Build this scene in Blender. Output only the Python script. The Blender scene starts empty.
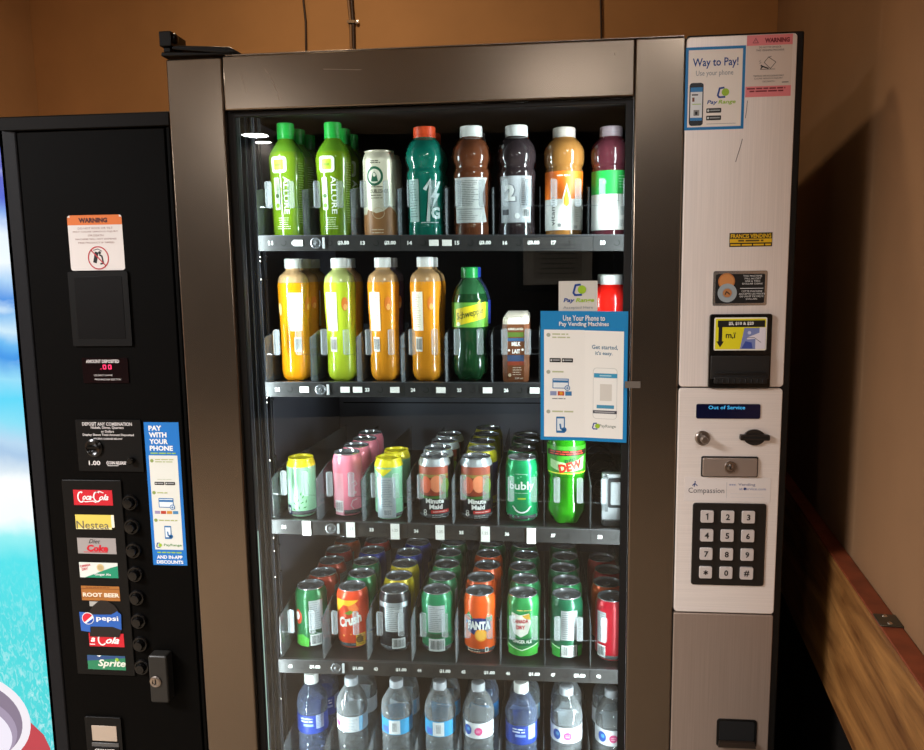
import bpy, bmesh, math, random
from math import sin, cos, pi, radians, sqrt
from mathutils import Vector, Matrix

random.seed(7)
scene = bpy.context.scene
col = scene.collection

# ------------------------------------------------------------------ camera
YAW, PITCH, ROLL = 0.1009, 0.1350, -0.0142
fwd = Vector((-sin(YAW) * cos(PITCH), cos(YAW) * cos(PITCH), -sin(PITCH)))
rt = Vector((cos(YAW), sin(YAW), 0.0))
up = rt.cross(fwd)
rt, up = rt * cos(ROLL) + up * sin(ROLL), up * cos(ROLL) - rt * sin(ROLL)
cam_data = bpy.data.cameras.new('camera')
cam_data.sensor_width = 36.0
cam_data.sensor_fit = 'HORIZONTAL'
cam_data.lens = 790.855 * 36.0 / 924.0
cam_data.clip_start = 0.02
cam = bpy.data.objects.new('camera', cam_data)
col.objects.link(cam)
cam.matrix_world = Matrix(((rt.x, up.x, -fwd.x, 0.1185), (rt.y, up.y, -fwd.y, -1.3533), (rt.z, up.z, -fwd.z, 1.4692), (0, 0, 0, 1)))
scene.camera = cam

# ------------------------------------------------------------------ world, exposure, lights
world = bpy.data.worlds.new('world')
scene.world = world
world.use_nodes = True
world.node_tree.nodes['Background'].inputs[0].default_value = (1.0, 0.85, 0.7, 1)
world.node_tree.nodes['Background'].inputs[1].default_value = 0.02
scene.view_settings.view_transform = 'Standard'
scene.view_settings.look = 'None'
scene.view_settings.exposure = 0.0
scene.view_settings.gamma = 1.0
scene.cycles.transparent_max_bounces = 32
scene.cycles.use_denoising = True
scene.cycles.sample_clamp_indirect = 4.0


def area_light(name, loc, target, sx, sy, power, color, shape='RECTANGLE', spread=180):
    d = bpy.data.lights.new(name, 'AREA')
    d.shape = shape
    d.size = sx
    if shape in ('RECTANGLE', 'ELLIPSE'):
        d.size_y = sy
    d.energy = power
    d.color = color
    d.spread = radians(spread)
    o = bpy.data.objects.new(name, d)
    col.objects.link(o)
    o.location = loc
    v = Vector(target) - Vector(loc)
    o.rotation_euler = v.to_track_quat('-Z', 'Y').to_euler()
    return o


COOL = (0.86, 0.95, 1.0)
WARM = (1.0, 1.0, 1.02)
CEIL = 2.75
# the cold light tubes inside the door, one down each side of the window
area_light('light_tube_glow', (0.287, 0.031, 1.09), (-0.10, 0.165, 1.09), 0.012, 1.30, 7.8, COOL, spread=125)
area_light('light_tube_glow', (-0.4215, 0.046, 1.09), (-0.02, 0.225, 1.09), 0.012, 1.30, 5.0, COOL, spread=125)
# the room's ceiling lamps plus added fill lamps (their housings are built further down)
# x, y, radius, watts, colour, spread
LAMPS = [(-2.446, -5.75, 0.115, 42, WARM, 180), (-2.515, -6.15, 0.075, 17, WARM, 180), (-2.60, -1.75, 0.55, 300, WARM, 156),
         (0.98, -2.35, 0.30, 38, WARM, 170), (0.30, -4.30, 0.35, 26, WARM, 180), (-0.55, 0.42, 0.10, 9.0, (1.0, 0.80, 0.56), 180)]  # keypad-side and mid-room lamps are added to brighten the panel and door header
for lx, ly, lr, pw, lc, sp_ in LAMPS:
    area_light('ceiling_lamp_glow', (lx, ly, CEIL - 0.075), (lx, ly, 0), 2 * lr, 2 * lr, pw, lc, 'DISK', sp_)

# ------------------------------------------------------------------ materials


def lin(h):
    h = h.lstrip('#')
    out = []
    for i in (0, 2, 4):
        c = int(h[i:i + 2], 16) / 255.0
        out.append(c / 12.92 if c <= 0.04045 else ((c + 0.055) / 1.055) ** 2.4)
    return (out[0], out[1], out[2], 1.0)


MATS = {}


def P(name, hexcol, rough=0.5, metal=0.0, spec=0.5, coat=0.0, emit=0.0, trans=0.0, ior=1.45):
    if name in MATS:
        return MATS[name]
    m = bpy.data.materials.new(name)
    m.use_nodes = True
    b = m.node_tree.nodes['Principled BSDF']
    b.inputs['Base Color'].default_value = lin(hexcol)
    b.inputs['Roughness'].default_value = rough
    b.inputs['Metallic'].default_value = metal
    b.inputs['Specular IOR Level'].default_value = spec
    b.inputs['Coat Weight'].default_value = coat
    b.inputs['Coat Roughness'].default_value = 0.06
    b.inputs['Transmission Weight'].default_value = trans
    b.inputs['IOR'].default_value = ior
    if emit:
        b.inputs['Emission Color'].default_value = lin(hexcol)
        b.inputs['Emission Strength'].default_value = emit
    MATS[name] = m
    return m


def ink(hexcol):                       # printed ink / paper
    return P('print_' + hexcol, hexcol, 0.45, 0, 0.4)


def glow(hexcol, s=1.0):               # lit display, backlit print or imitated glint
    m = P('lit_%s_%s' % (hexcol, s), hexcol, 0.4, emit=s)
    m.node_tree.nodes['Principled BSDF'].inputs['Base Color'].default_value = (0.02, 0.02, 0.02, 1)
    return m


def nodes_of(m):
    nt = m.node_tree
    return nt, nt.nodes, nt.links, nt.nodes['Principled BSDF']


def add_noise(m, scale=(1, 1, 1), detail=4.0, amount=0.25, bump=0.0, rough_amt=0.0, bump_dist=0.002):
    """object-space noise varying base colour, roughness and relief"""
    nt, N, L, b = nodes_of(m)
    tc = N.new('ShaderNodeTexCoord')
    mp = N.new('ShaderNodeMapping')
    mp.inputs['Scale'].default_value = scale
    nz = N.new('ShaderNodeTexNoise')
    nz.inputs['Scale'].default_value = 1.0
    nz.inputs['Detail'].default_value = detail
    L.new(tc.outputs['Object'], mp.inputs['Vector'])
    L.new(mp.outputs['Vector'], nz.inputs['Vector'])
    base = b.inputs['Base Color'].default_value[:]
    ramp = N.new('ShaderNodeMapRange')
    ramp.inputs['From Min'].default_value = 0.3
    ramp.inputs['From Max'].default_value = 0.7
    ramp.inputs['To Min'].default_value = 1 - amount
    ramp.inputs['To Max'].default_value = 1 + amount
    L.new(nz.outputs['Fac'], ramp.inputs['Value'])
    mul = N.new('ShaderNodeVectorMath')
    mul.operation = 'SCALE'
    mul.inputs[0].default_value = base[:3]
    L.new(ramp.outputs['Result'], mul.inputs['Scale'])
    L.new(mul.outputs['Vector'], b.inputs['Base Color'])
    if rough_amt:
        r0 = b.inputs['Roughness'].default_value
        rr = N.new('ShaderNodeMapRange')
        rr.inputs['To Min'].default_value = r0 - rough_amt
        rr.inputs['To Max'].default_value = r0 + rough_amt
        L.new(nz.outputs['Fac'], rr.inputs['Value'])
        L.new(rr.outputs['Result'], b.inputs['Roughness'])
    if bump:
        bp = N.new('ShaderNodeBump')
        bp.inputs['Strength'].default_value = bump
        bp.inputs['Distance'].default_value = bump_dist
        L.new(nz.outputs['Fac'], bp.inputs['Height'])
        L.new(bp.outputs['Normal'], b.inputs['Normal'])
    return m


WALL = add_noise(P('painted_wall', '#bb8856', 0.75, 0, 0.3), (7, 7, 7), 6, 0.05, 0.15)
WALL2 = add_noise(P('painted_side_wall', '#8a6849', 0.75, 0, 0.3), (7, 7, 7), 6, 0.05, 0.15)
WALL3 = add_noise(P('painted_left_wall', '#b98b5e', 0.75, 0, 0.3), (7, 7, 7), 6, 0.05, 0.15)
FLOOR = add_noise(P('floor_vinyl', '#85745f', 0.45), (9, 9, 9), 6, 0.2)
CEILING = add_noise(P('ceiling_paint', '#c8b8a0', 0.9), (5, 5, 5), 5, 0.05)
FRAME = add_noise(P('brown_enamel', '#75685a', 0.22, 0.9, 0.5), (9, 9, 9), 3, 0.03, 0.0, 0.015)
FARWALL = add_noise(P('dark_far_wall', '#2e2620', 0.7, 0, 0.3), (6, 6, 6), 5, 0.1)
BLACK = add_noise(P('black_enamel', '#060504', 0.55, 0, 0.05), (240, 240, 240), 3, 0.18, 0.10, 0.04, 0.0006)
CHARCOAL = add_noise(P('charcoal_trim', '#161618', 0.5, 0.0, 0.15), (200, 200, 200), 3, 0.1)
RUBBER = P('black_rubber', '#0b0908', 0.6)
GLOSSBLACK = P('gloss_black_plastic', '#0d0c0b', 0.22)
DARKPLASTIC = add_noise(P('dark_rail_plastic', '#2b2a2a', 0.33), (60, 60, 60), 3, 0.12)
TRAY = P('dark_tray', '#151417', 0.5, 0.1)
LINER = add_noise(P('cabinet_liner', '#60606a', 0.55, 0.2), (4, 4, 4), 3, 0.15)
STEEL = add_noise(P('brushed_steel', '#e6dcd4', 0.42, 0.2), (6, 6, 420), 3, 0.05, 0.05, 0.06, 0.0004)
STEELUP = add_noise(P('brushed_steel_upright', '#e8ddd5', 0.42, 0.2), (420, 6, 6), 3, 0.05, 0.05, 0.06, 0.0004)
STEELLOW = add_noise(P('dull_steel', '#9c8a7d', 0.40, 0.45), (420, 6, 6), 3, 0.07, 0.05, 0.06, 0.0004)
CHROME = P('bright_chrome', '#d8d2ca', 0.16, 1.0)
NICKEL = P('worn_nickel', '#9a9088', 0.32, 1.0)
ALU = P('can_aluminium', '#a9acb0', 0.25, 0.78)
SILVERPRINT = P('silver_print', '#aeb4b8', 0.35, 0.55)
GREYRAIL = P('zinc_rail', '#313134', 0.55, 0.0)


def shell(name, tint, gloss_rough, diff, diff_col, edge=0.5, more=0.6):
    """thin clear plastic: light passes, edges go cloudy, surface glints"""
    if name in MATS:
        return MATS[name]
    m = bpy.data.materials.new(name)
    m.use_nodes = True
    nt = m.node_tree
    N, L = nt.nodes, nt.links
    N.remove(N['Principled BSDF'])
    out = N['Material Output']
    tr = N.new('ShaderNodeBsdfTransparent')
    tr.inputs[0].default_value = lin(tint)
    df = N.new('ShaderNodeBsdfDiffuse')
    df.inputs[0].default_value = lin(diff_col)
    gl = N.new('ShaderNodeBsdfGlossy')
    gl.inputs['Roughness'].default_value = gloss_rough
    lw = N.new('ShaderNodeLayerWeight')
    lw.inputs['Blend'].default_value = edge
    mr = N.new('ShaderNodeMapRange')
    mr.inputs['To Min'].default_value = diff
    mr.inputs['To Max'].default_value = min(1.0, diff + more)
    L.new(lw.outputs['Facing'], mr.inputs['Value'])
    m1 = N.new('ShaderNodeMixShader')
    L.new(mr.outputs['Result'], m1.inputs[0])
    L.new(tr.outputs[0], m1.inputs[1])
    L.new(df.outputs[0], m1.inputs[2])
    fr = N.new('ShaderNodeFresnel')
    fr.inputs['IOR'].default_value = 1.45
    m2 = N.new('ShaderNodeMixShader')
    L.new(fr.outputs[0], m2.inputs[0])
    L.new(m1.outputs[0], m2.inputs[1])
    L.new(gl.outputs[0], m2.inputs[2])
    L.new(m2.outputs[0], out.inputs[0])
    MATS[name] = m
    return m


GLASS = shell('window_glass', '#f2f6f4', 0.0, 0.0, '#000000', 0.0)
for n in GLASS.node_tree.nodes:
    if n.type == 'MAP_RANGE':
        n.inputs['To Max'].default_value = 0.0
    if n.type == 'FRESNEL':
        n.inputs['IOR'].default_value = 1.5
CLEAR = shell('clear_plastic', '#f4f7f8', 0.12, 0.03, '#c4cbd0', 0.25)
CLEARTAB = shell('clear_tab_plastic', '#f4f7f8', 0.14, 0.13, '#eef2f5', 0.3)
PET = shell('clear_bottle_plastic', '#eef2f4', 0.06, 0.09, '#e6ecf0', 0.32, 0.35)
PETBLUE = shell('blue_tinted_bottle_plastic', '#d2dcf0', 0.06, 0.08, '#a9bce4', 0.32, 0.35)
WATERCAP = P('milky_white_cap', '#a9adb3', 0.35)


def liquid(name, hexcol, trans=0.0):
    return P(name, hexcol, 0.13, 0.0, 0.6, coat=0.6, trans=trans, ior=1.34)


# ------------------------------------------------------------------ mesh building
TEXT_CACHE = {}


def text_mesh(s, bold, shear):
    k = (s, bold, shear)
    if k not in TEXT_CACHE:
        c = bpy.data.curves.new('lettering', 'FONT')
        c.body = s
        c.size = 1.0
        c.resolution_u = 2
        c.offset = bold
        c.shear = shear
        o = bpy.data.objects.new('lettering', c)
        m = bpy.data.meshes.new_from_object(o)
        vs = [(v.co.x, v.co.y) for v in m.vertices]
        fs = [tuple(p.vertices) for p in m.polygons]
        bpy.data.objects.remove(o)
        bpy.data.curves.remove(c)
        bpy.data.meshes.remove(m)
        xs = [v[0] for v in vs] or [0, 1]
        ys = [v[1] for v in vs] or [0, 1]
        TEXT_CACHE[k] = (vs, fs, min(xs), max(xs), min(ys), max(ys))
    return TEXT_CACHE[k]


class Sheet:
    """flat artwork (u right, v up) that can be laid on a plane or wrapped round an axis"""

    def __init__(self):
        self.items = []

    def poly(self, pts, m, layer=1):
        self.items.append(([tuple(p) for p in pts], [tuple(range(len(pts)))], m, layer))
        return self

    def rect(self, x0, y0, x1, y1, m, layer=1, r=0.0):
        if r <= 0:
            return self.poly([(x0, y0), (x1, y0), (x1, y1), (x0, y1)], m, layer)
        pts = []
        for cx, cy, a0 in ((x1 - r, y0 + r, -pi / 2), (x1 - r, y1 - r, 0), (x0 + r, y1 - r, pi / 2), (x0 + r, y0 + r, pi)):
            for k in range(5):
                a = a0 + k * pi / 8
                pts.append((cx + r * cos(a), cy + r * sin(a)))
        return self.poly(pts, m, layer)

    def disc(self, cx, cy, rx, m, layer=1, ry=None, n=28):
        ry = ry or rx
        return self.poly([(cx + rx * cos(2 * pi * k / n), cy + ry * sin(2 * pi * k / n)) for k in range(n)], m, layer)

    def stroke(self, pts, w, m, layer=1, closed=False):
        """one ribbon of even width"""
        pts = [Vector((p[0], p[1])) for p in pts]
        n = len(pts)
        L_, R_ = [], []
        for i in range(n):
            if closed:
                a, b = pts[i - 1], pts[(i + 1) % n]
            else:
                a, b = pts[max(0, i - 1)], pts[min(n - 1, i + 1)]
            d1 = (pts[i] - a) if (closed or i > 0) else (b - pts[i])
            d2 = (b - pts[i]) if (closed or i < n - 1) else d1
            d1, d2 = d1.normalized(), d2.normalized()
            t = d1 + d2
            t = t.normalized() if t.length > 1e-6 else d1
            k = min(2.0, 1.0 / max(0.3, t.dot(d1)))
            nn = Vector((-t.y, t.x)) * (w / 2 * k)
            L_.append(tuple(pts[i] + nn))
            R_.append(tuple(pts[i] - nn))
        fs = [(n + i, n + (i + 1) % n, (i + 1) % n, i) for i in range(n if closed else n - 1)]
        self.items.append((L_ + R_, fs, m, layer))
        return self

    def arc(self, cx, cy, rx, ry, a0, a1, w, m, layer=1, n=14):
        if abs(a1 - a0) >= 360:
            return self.stroke([(cx + rx * cos(2 * pi * k / n), cy + ry * sin(2 * pi * k / n)) for k in range(n)], w, m, layer, True)
        return self.stroke([(cx + rx * cos(radians(a0 + (a1 - a0) * k / n)), cy + ry * sin(radians(a0 + (a1 - a0) * k / n))) for k in range(n + 1)], w, m, layer)

    def text(self, s, x, y, m, layer=2, h=None, w=None, align='c', bold=0.0, shear=0.0, rot=0.0):
        vs, fs, x0, x1, y0, y1 = text_mesh(s, bold, shear)
        tw, th = max(x1 - x0, 1e-6), max(y1 - y0, 1e-6)
        if h is None:
            sy = sx = w / tw
        elif w is None:
            sx = sy = h / th
        else:
            sx, sy = w / tw, h / th
        ox = {'c': (x0 + x1) / 2, 'l': x0, 'r': x1}[align]
        oy = (y0 + y1) / 2
        ca, sa = cos(radians(rot)), sin(radians(rot))
        out = []
        for vx, vy in vs:
            px, py = (vx - ox) * sx, (vy - oy) * sy
            out.append((x + px * ca - py * sa, y + px * sa + py * ca))
        self.items.append((out, fs, m, layer))
        return self

    def lines(self, x0, x1, ytop, ybot, n, m, layer=2, w=0.0006, jag=0.25, align='l'):
        """rows of print too small to read"""
        rnd = random.Random(int(abs(x0 * 7919 + ytop * 104729) * 1000))
        for k in range(n):
            y = ytop + (ybot - ytop) * (k / max(1, n - 1))
            cut = (x1 - x0) * jag * rnd.random()
            a, b = (x0, x1 - cut) if align == 'l' else (x0 + cut / 2, x1 - cut / 2)
            x = a
            while x < b:
                e = min(b, x + w * rnd.uniform(2.5, 8))
                self.rect(x, y - w / 2, e, y + w / 2, m, layer)
                x = e + w * 0.8
        return self

    def bars(self, x0, y0, x1, y1, m_bg, m_bar, layer=1, n=14):
        """bar code"""
        self.rect(x0, y0, x1, y1, m_bg, layer)
        rnd = random.Random(n)
        x = x0 + (x1 - x0) * 0.08
        while x < x1 - (x1 - x0) * 0.1:
            w = (x1 - x0) / n * rnd.uniform(0.2, 0.6)
            self.rect(x, y0 + (y1 - y0) * 0.15, x + w, y1 - (y1 - y0) * 0.12, m_bar, layer + 1)
            x += (x1 - x0) / n
        return self

    def flat(self, mb, O, U=(1, 0, 0), V=(0, 0, 1), eps=0.00035):
        O, U, V = Vector(O), Vector(U), Vector(V)
        Nn = U.cross(V).normalized()
        for vs, fs, m, l in self.items:
            mb.add([O + U * u + V * v + Nn * (eps * l) for u, v in vs], fs, m)

    def wrap(self, mb, R, z0=0.0, a0=0.0, eps=0.00022, vcuts=()):
        """wrap round the z axis; a0 = 0 faces -y; R is a radius or a function of v"""
        Rf = R if callable(R) else (lambda v: R)
        rr = Rf(0.05) if callable(R) else R
        step = rr * 0.16
        for vs, fs, m, l in self.items:
            bm = bmesh.new()
            bv = [bm.verts.new((u, v, 0)) for u, v in vs]
            for f in fs:
                try:
                    bm.faces.new([bv[i] for i in f])
                except ValueError:
                    pass
            us = [u for u, v in vs]
            k = math.floor(min(us) / step) + 1
            while k * step < max(us):
                bmesh.ops.bisect_plane(bm, geom=bm.verts[:] + bm.edges[:] + bm.faces[:], dist=1e-7, plane_co=(k * step, 0, 0), plane_no=(1, 0, 0))
                k += 1
            for vc in vcuts:
                bmesh.ops.bisect_plane(bm, geom=bm.verts[:] + bm.edges[:] + bm.faces[:], dist=1e-7, plane_co=(0, vc, 0), plane_no=(0, 1, 0))
            bm.verts.index_update()
            pts = []
            for v in bm.verts:
                a = a0 + v.co.x / rr
                r = Rf(v.co.y) + eps * l
                pts.append((r * sin(a), -r * cos(a), z0 + v.co.y))
            mb.add(pts, [tuple(v.index for v in f.verts) for f in bm.faces], m, True)
            bm.free()


class MB:
    """collects geometry for ONE mesh object"""

    def __init__(self):
        self.v, self.f, self.fm, self.sm, self.mats = [], [], [], [], []

    def add(self, verts, faces, m, smooth=False, xf=None):
        if m not in self.mats:
            self.mats.append(m)
        k, n = self.mats.index(m), len(self.v)
        for p in verts:
            p = Vector(p)
            self.v.append(xf @ p if xf else p)
        for f in faces:
            self.f.append([n + i for i in f])
            self.fm.append(k)
            self.sm.append(smooth)
        return self

    def box(self, x0, x1, y0, y1, z0, z1, m, xf=None):
        vs = [(x, y, z) for z in (z0, z1) for y in (y0, y1) for x in (x0, x1)]
        fs = [(0, 2, 3, 1), (4, 5, 7, 6), (0, 1, 5, 4), (2, 6, 7, 3), (0, 4, 6, 2), (1, 3, 7, 5)]
        return self.add(vs, fs, m, False, xf)

    def prism(self, pts, y0, y1, m, xf=None, smooth=False):
        """outline in x-z pushed from y0 (front) to y1"""
        n = len(pts)
        vs = [(p[0], y0, p[1]) for p in pts] + [(p[0], y1, p[1]) for p in pts]
        fs = [tuple(range(n)), tuple(range(2 * n - 1, n - 1, -1))]
        self.add(vs, fs, m, False, xf)
        self.add(vs, [(i, i + n, (i + 1) % n + n, (i + 1) % n) for i in range(n)], m, smooth, xf)
        return self

    def rbox(self, x0, x1, y0, y1, z0, z1, r, m, xf=None):
        pts = []
        for cx, cz, a0 in ((x1 - r, z0 + r, -pi / 2), (x1 - r, z1 - r, 0), (x0 + r, z1 - r, pi / 2), (x0 + r, z0 + r, pi)):
            for k in range(6):
                a = a0 + k * pi / 10
                pts.append((cx + r * cos(a), cz + r * sin(a)))
        return self.prism(pts, y0, y1, m, xf)

    def lathe(self, prof, m, seg=40, xf=None, ripple=0.0, smooth=True, lobes=None):
        """profile of (r, z[, material]) from bottom to top, closed where r is 0"""
        rings = []
        for i, p in enumerate(prof):
            r, z = p[0], p[1]
            if r < 1e-6:
                rings.append([(0, 0, z)])
            else:
                ring = []
                for k in range(seg):
                    a = 2 * pi * k / seg
                    q = r + (ripple if k % 2 else -ripple)
                    if lobes:
                        q = lobes(r, z, a)
                    ring.append((q * sin(a), -q * cos(a), z))
                rings.append(ring)
        for i in range(len(prof) - 1):
            a, b = rings[i], rings[i + 1]
            mm = prof[i][2] if len(prof[i]) > 2 else m
            vs = a + b
            fs = []
            na, nb = len(a), len(b)
            for k in range(seg):
                k2 = (k + 1) % seg
                if na == 1 and nb == 1:
                    break
                if na == 1:
                    fs.append((0, 1 + k2, 1 + k))
                elif nb == 1:
                    fs.append((k, k2, na))
                else:
                    fs.append((k, k2, na + k2, na + k))
            self.add(vs, fs, mm, smooth, xf)
        return self

    def tube(self, pts, r, m, seg=10):
        pts = [Vector(p) for p in pts]
        rings = []
        for i, p in enumerate(pts):
            d = (pts[min(i + 1, len(pts) - 1)] - pts[max(i - 1, 0)]).normalized()
            a = d.cross(Vector((0, 0, 1)) if abs(d.z) < 0.9 else Vector((0, 1, 0))).normalized()
            b = d.cross(a)
            rings.append([p + (a * cos(2 * pi * k / seg) + b * sin(2 * pi * k / seg)) * r for k in range(seg)])
        vs = [v for ring in rings for v in ring]
        fs = [(i * seg + k, i * seg + (k + 1) % seg, (i + 1) * seg + (k + 1) % seg, (i + 1) * seg + k) for i in range(len(pts) - 1) for k in range(seg)]
        fs += [tuple(range(seg - 1, -1, -1)), tuple(range((len(pts) - 1) * seg, len(pts) * seg))]
        return self.add(vs, fs, m, True)

    def build(self, name, parent=None, bevel=0.0, label=None, local=False):
        me = bpy.data.meshes.new(name)
        bm = bmesh.new()
        bv = [bm.verts.new(p) for p in self.v]
        for f, k, s in zip(self.f, self.fm, self.sm):
            try:
                fc = bm.faces.new([bv[i] for i in f])
            except ValueError:
                continue
            fc.material_index = k
            fc.smooth = s
        bmesh.ops.remove_doubles(bm, verts=bm.verts[:], dist=1e-6)
        bm.normal_update()
        bm.to_mesh(me)
        bm.free()
        for m in self.mats:
            me.materials.append(m)
        me.set_sharp_from_angle(angle=radians(38))
        o = bpy.data.objects.new(name, me)
        col.objects.link(o)
        if bevel:
            md = o.modifiers.new('edge', 'BEVEL')
            md.width = bevel
            md.segments = 2
            md.limit_method = 'ANGLE'
            md.angle_limit = radians(50)
        if parent:
            o.parent = parent
            if not local and parent.type == 'EMPTY':
                o.matrix_parent_inverse = Matrix.Translation(parent.location).inverted()
        if label:
            o['label'] = label
        return o


def tag(o, label, cat, group=None, kind=None):
    if label:
        o['label'] = label
    if cat:
        o['category'] = cat
    if group:
        o['group'] = group
    if kind:
        o['kind'] = kind
    return o


def thing(name, label, cat, loc=(0, 0, 0), group=None):
    o = bpy.data.objects.new(name, None)
    o.empty_display_size = 0.05
    col.objects.link(o)
    o.location = loc
    return tag(o, label, cat, group)


def struct(name, mb, bevel=0.0, parent=None):
    o = mb.build(name, parent, bevel)
    o['kind'] = 'structure'
    return o


def dup(root):
    r = root.copy()
    col.objects.link(r)
    for ch in root.children:
        c = ch.copy()
        col.objects.link(c)
        c.parent = r
        for g in ch.children:
            d = g.copy()
            col.objects.link(d)
            d.parent = c
    return r

# ------------------------------------------------------------------ the room
TH = radians(6.5)                         # the room stands a little askew to the machines
C0 = Vector((0.782, 1.07, 0))             # foot of the corner behind the tall machine
BX = Vector((cos(TH), -sin(TH), 0))       # along the back wall
BY = Vector((sin(TH), cos(TH), 0))        # into the back wall
ROOM = Matrix(((BX.x, BY.x, 0, C0.x), (BX.y, BY.y, 0, C0.y), (0, 0, 1, 0), (0, 0, 0, 1)))
W, D = 2.424, 7.6                         # the alcove: width of the back wall, length of the room


def rboxm(x0, x1, y0, y1, z0, z1, m):
    mb = MB()
    mb.box(x0, x1, y0, y1, z0, z1, m, ROOM)
    return mb


struct('wall_back', rboxm(-W - 0.1, 0.1, 0, 0.1, 0, CEIL, WALL))
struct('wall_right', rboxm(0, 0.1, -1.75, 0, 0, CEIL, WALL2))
struct('wall_left', rboxm(-W - 0.1, -W, -1.25, 0, 0, CEIL, WALL3))
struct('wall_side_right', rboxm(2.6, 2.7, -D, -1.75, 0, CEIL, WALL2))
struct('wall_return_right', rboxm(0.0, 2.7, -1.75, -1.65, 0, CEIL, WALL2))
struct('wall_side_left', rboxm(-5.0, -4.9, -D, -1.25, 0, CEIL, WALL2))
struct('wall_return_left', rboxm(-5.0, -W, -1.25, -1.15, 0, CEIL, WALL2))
struct('wall_front', rboxm(-5.0, 2.7, -D - 0.1, -D, 0, CEIL, FARWALL))
struct('floor', rboxm(-5.1, 2.8, -D - 0.1, 0.1, -0.1, 0, FLOOR))
struct('ceiling', rboxm(-5.1, 2.8, -D - 0.1, 0.1, CEIL, CEIL + 0.1, CEILING))

# ceiling lamp housings, those of the added fill lamps included
for i, (lx, ly, lr, pw, lc, sp_) in enumerate(LAMPS):
    o = thing('ceiling_lamp', ['round white ceiling lamp over the far side of the room', 'round white ceiling lamp close beside the far one',
                               'wide round white ceiling lamp in front of the soda machine', 'round white ceiling lamp in front of the silver keypad panel', 'round white ceiling lamp in the middle of the room', 'small round ceiling lamp above the tops of the two machines'][i], 'lamp', (lx, ly, CEIL), 'ceiling lamps')
    mb = MB()
    mb.lathe([(0, 0), (lr + 0.03, 0), (lr + 0.03, -0.03), (lr + 0.02, -0.07), (lr + 0.01, -0.07), (lr + 0.01, -0.05), (0, -0.05)][::-1], P('lamp_enamel', '#d8d2c6', 0.4))
    mb.build('lamp_housing', o, local=True)

# framed notice on the opposite wall (seen only as a reflection in the window)
pf = thing('picture_frame', 'black framed notice hanging on the opposite wall', 'picture', ROOM @ Vector((0.358, -D, 1.25)))
s = Sheet().rect(-0.34, 0.04, 0.34, 0.5, ink('#d9d4c8'), 1).rect(-0.24, 0.10, 0.24, 0.44, ink('#b8b2a4'), 2).lines(-0.2, 0.2, 0.39, 0.15, 6, ink('#4a4a4a'), 3, 0.012, align='c')
mb = MB()
for x0, x1, z0, z1 in ((-0.4, 0.4, 0.5, 0.56), (-0.4, 0.4, -0.02, 0.04), (-0.4, -0.34, 0.04, 0.5), (0.34, 0.4, 0.04, 0.5)):
    mb.box(x0, x1, 0, 0.03, z0, z1, GLOSSBLACK)
mb.build('frame', pf, 0.004, local=True)
mb = MB()
mb.box(-0.34, 0.34, 0.004, 0.012, 0.04, 0.5, ink('#d9d4c8'))
s.flat(mb, (0, 0.0125, 0), (-1, 0, 0))
mb.build('notice', pf, local=True)
pf.rotation_euler = (0, 0, -TH)

# cables down the back wall
def wallpt(x, z, out):
    """a point in front of the back wall at world x"""
    y = C0.y - (x - C0.x) * math.tan(TH)
    return (x - BY.x * out, y - BY.y * out, z)


DARKCABLE = P('brown_cable', '#3a2413', 0.5)
mb = MB()
mb.tube([wallpt(-0.636, CEIL, 0.006), wallpt(-0.634, 2.40, 0.006), wallpt(-0.630, 2.32, 0.006), wallpt(-0.6245, 2.25, 0.006), wallpt(-0.6265, 2.17, 0.006), wallpt(-0.632, 2.0, 0.006), wallpt(-0.63, 1.2, 0.006)], 0.0036, DARKCABLE)
tag(mb.build('wall_cable'), 'thin dark cable hanging beside the painted double cable', 'cable')
mb = MB()
mb.tube([wallpt(0.288, CEIL, 0.006), wallpt(0.290, 2.40, 0.006), wallpt(0.2925, 2.25, 0.006), wallpt(0.296, 2.12, 0.006), wallpt(0.297, 1.2, 0.006)], 0.0028, DARKCABLE)
tag(mb.build('wall_cable'), 'thin dark cable on the back wall above the upright next to the window', 'cable')
cb = thing('wall_cable', 'painted double cable clipped to the back wall', 'cable', wallpt(-0.472, 1.2, 0.0))
mb = MB()
mb.tube([wallpt(-0.486, CEIL, 0.006), wallpt(-0.481, 2.31, 0.006), wallpt(-0.4755, 2.24, 0.006), wallpt(-0.4765, 2.1, 0.006), wallpt(-0.476, 1.2, 0.006)], 0.005, P('painted_cable', '#8a6440', 0.4))
mb.build('light_cable', cb)
mb = MB()
mb.tube([wallpt(-0.474, CEIL, 0.007), wallpt(-0.470, 2.31, 0.007), wallpt(-0.4665, 2.24, 0.007), wallpt(-0.4675, 2.1, 0.007), wallpt(-0.467, 1.2, 0.007)], 0.0055, DARKCABLE)
mb.build('dark_cable', cb)
mb = MB()
x, y, z = wallpt(-0.471, 2.236, 0.012)
mb.rbox(x - 0.013, x + 0.012, y - 0.004, y + 0.012, z - 0.004, z + 0.004, 0.003, P('dull_clip_metal', '#5f4a35', 0.35, 0.6))
mb.lathe([(0, 0), (0.006, 0), (0.005, 0.004), (0, 0.005)], CHROME, 12, Matrix.Translation((x + 0.019, y, z - 0.002)) @ Matrix.Rotation(pi / 2, 4, 'X'))
mb.build('cable_clip', cb)

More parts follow.
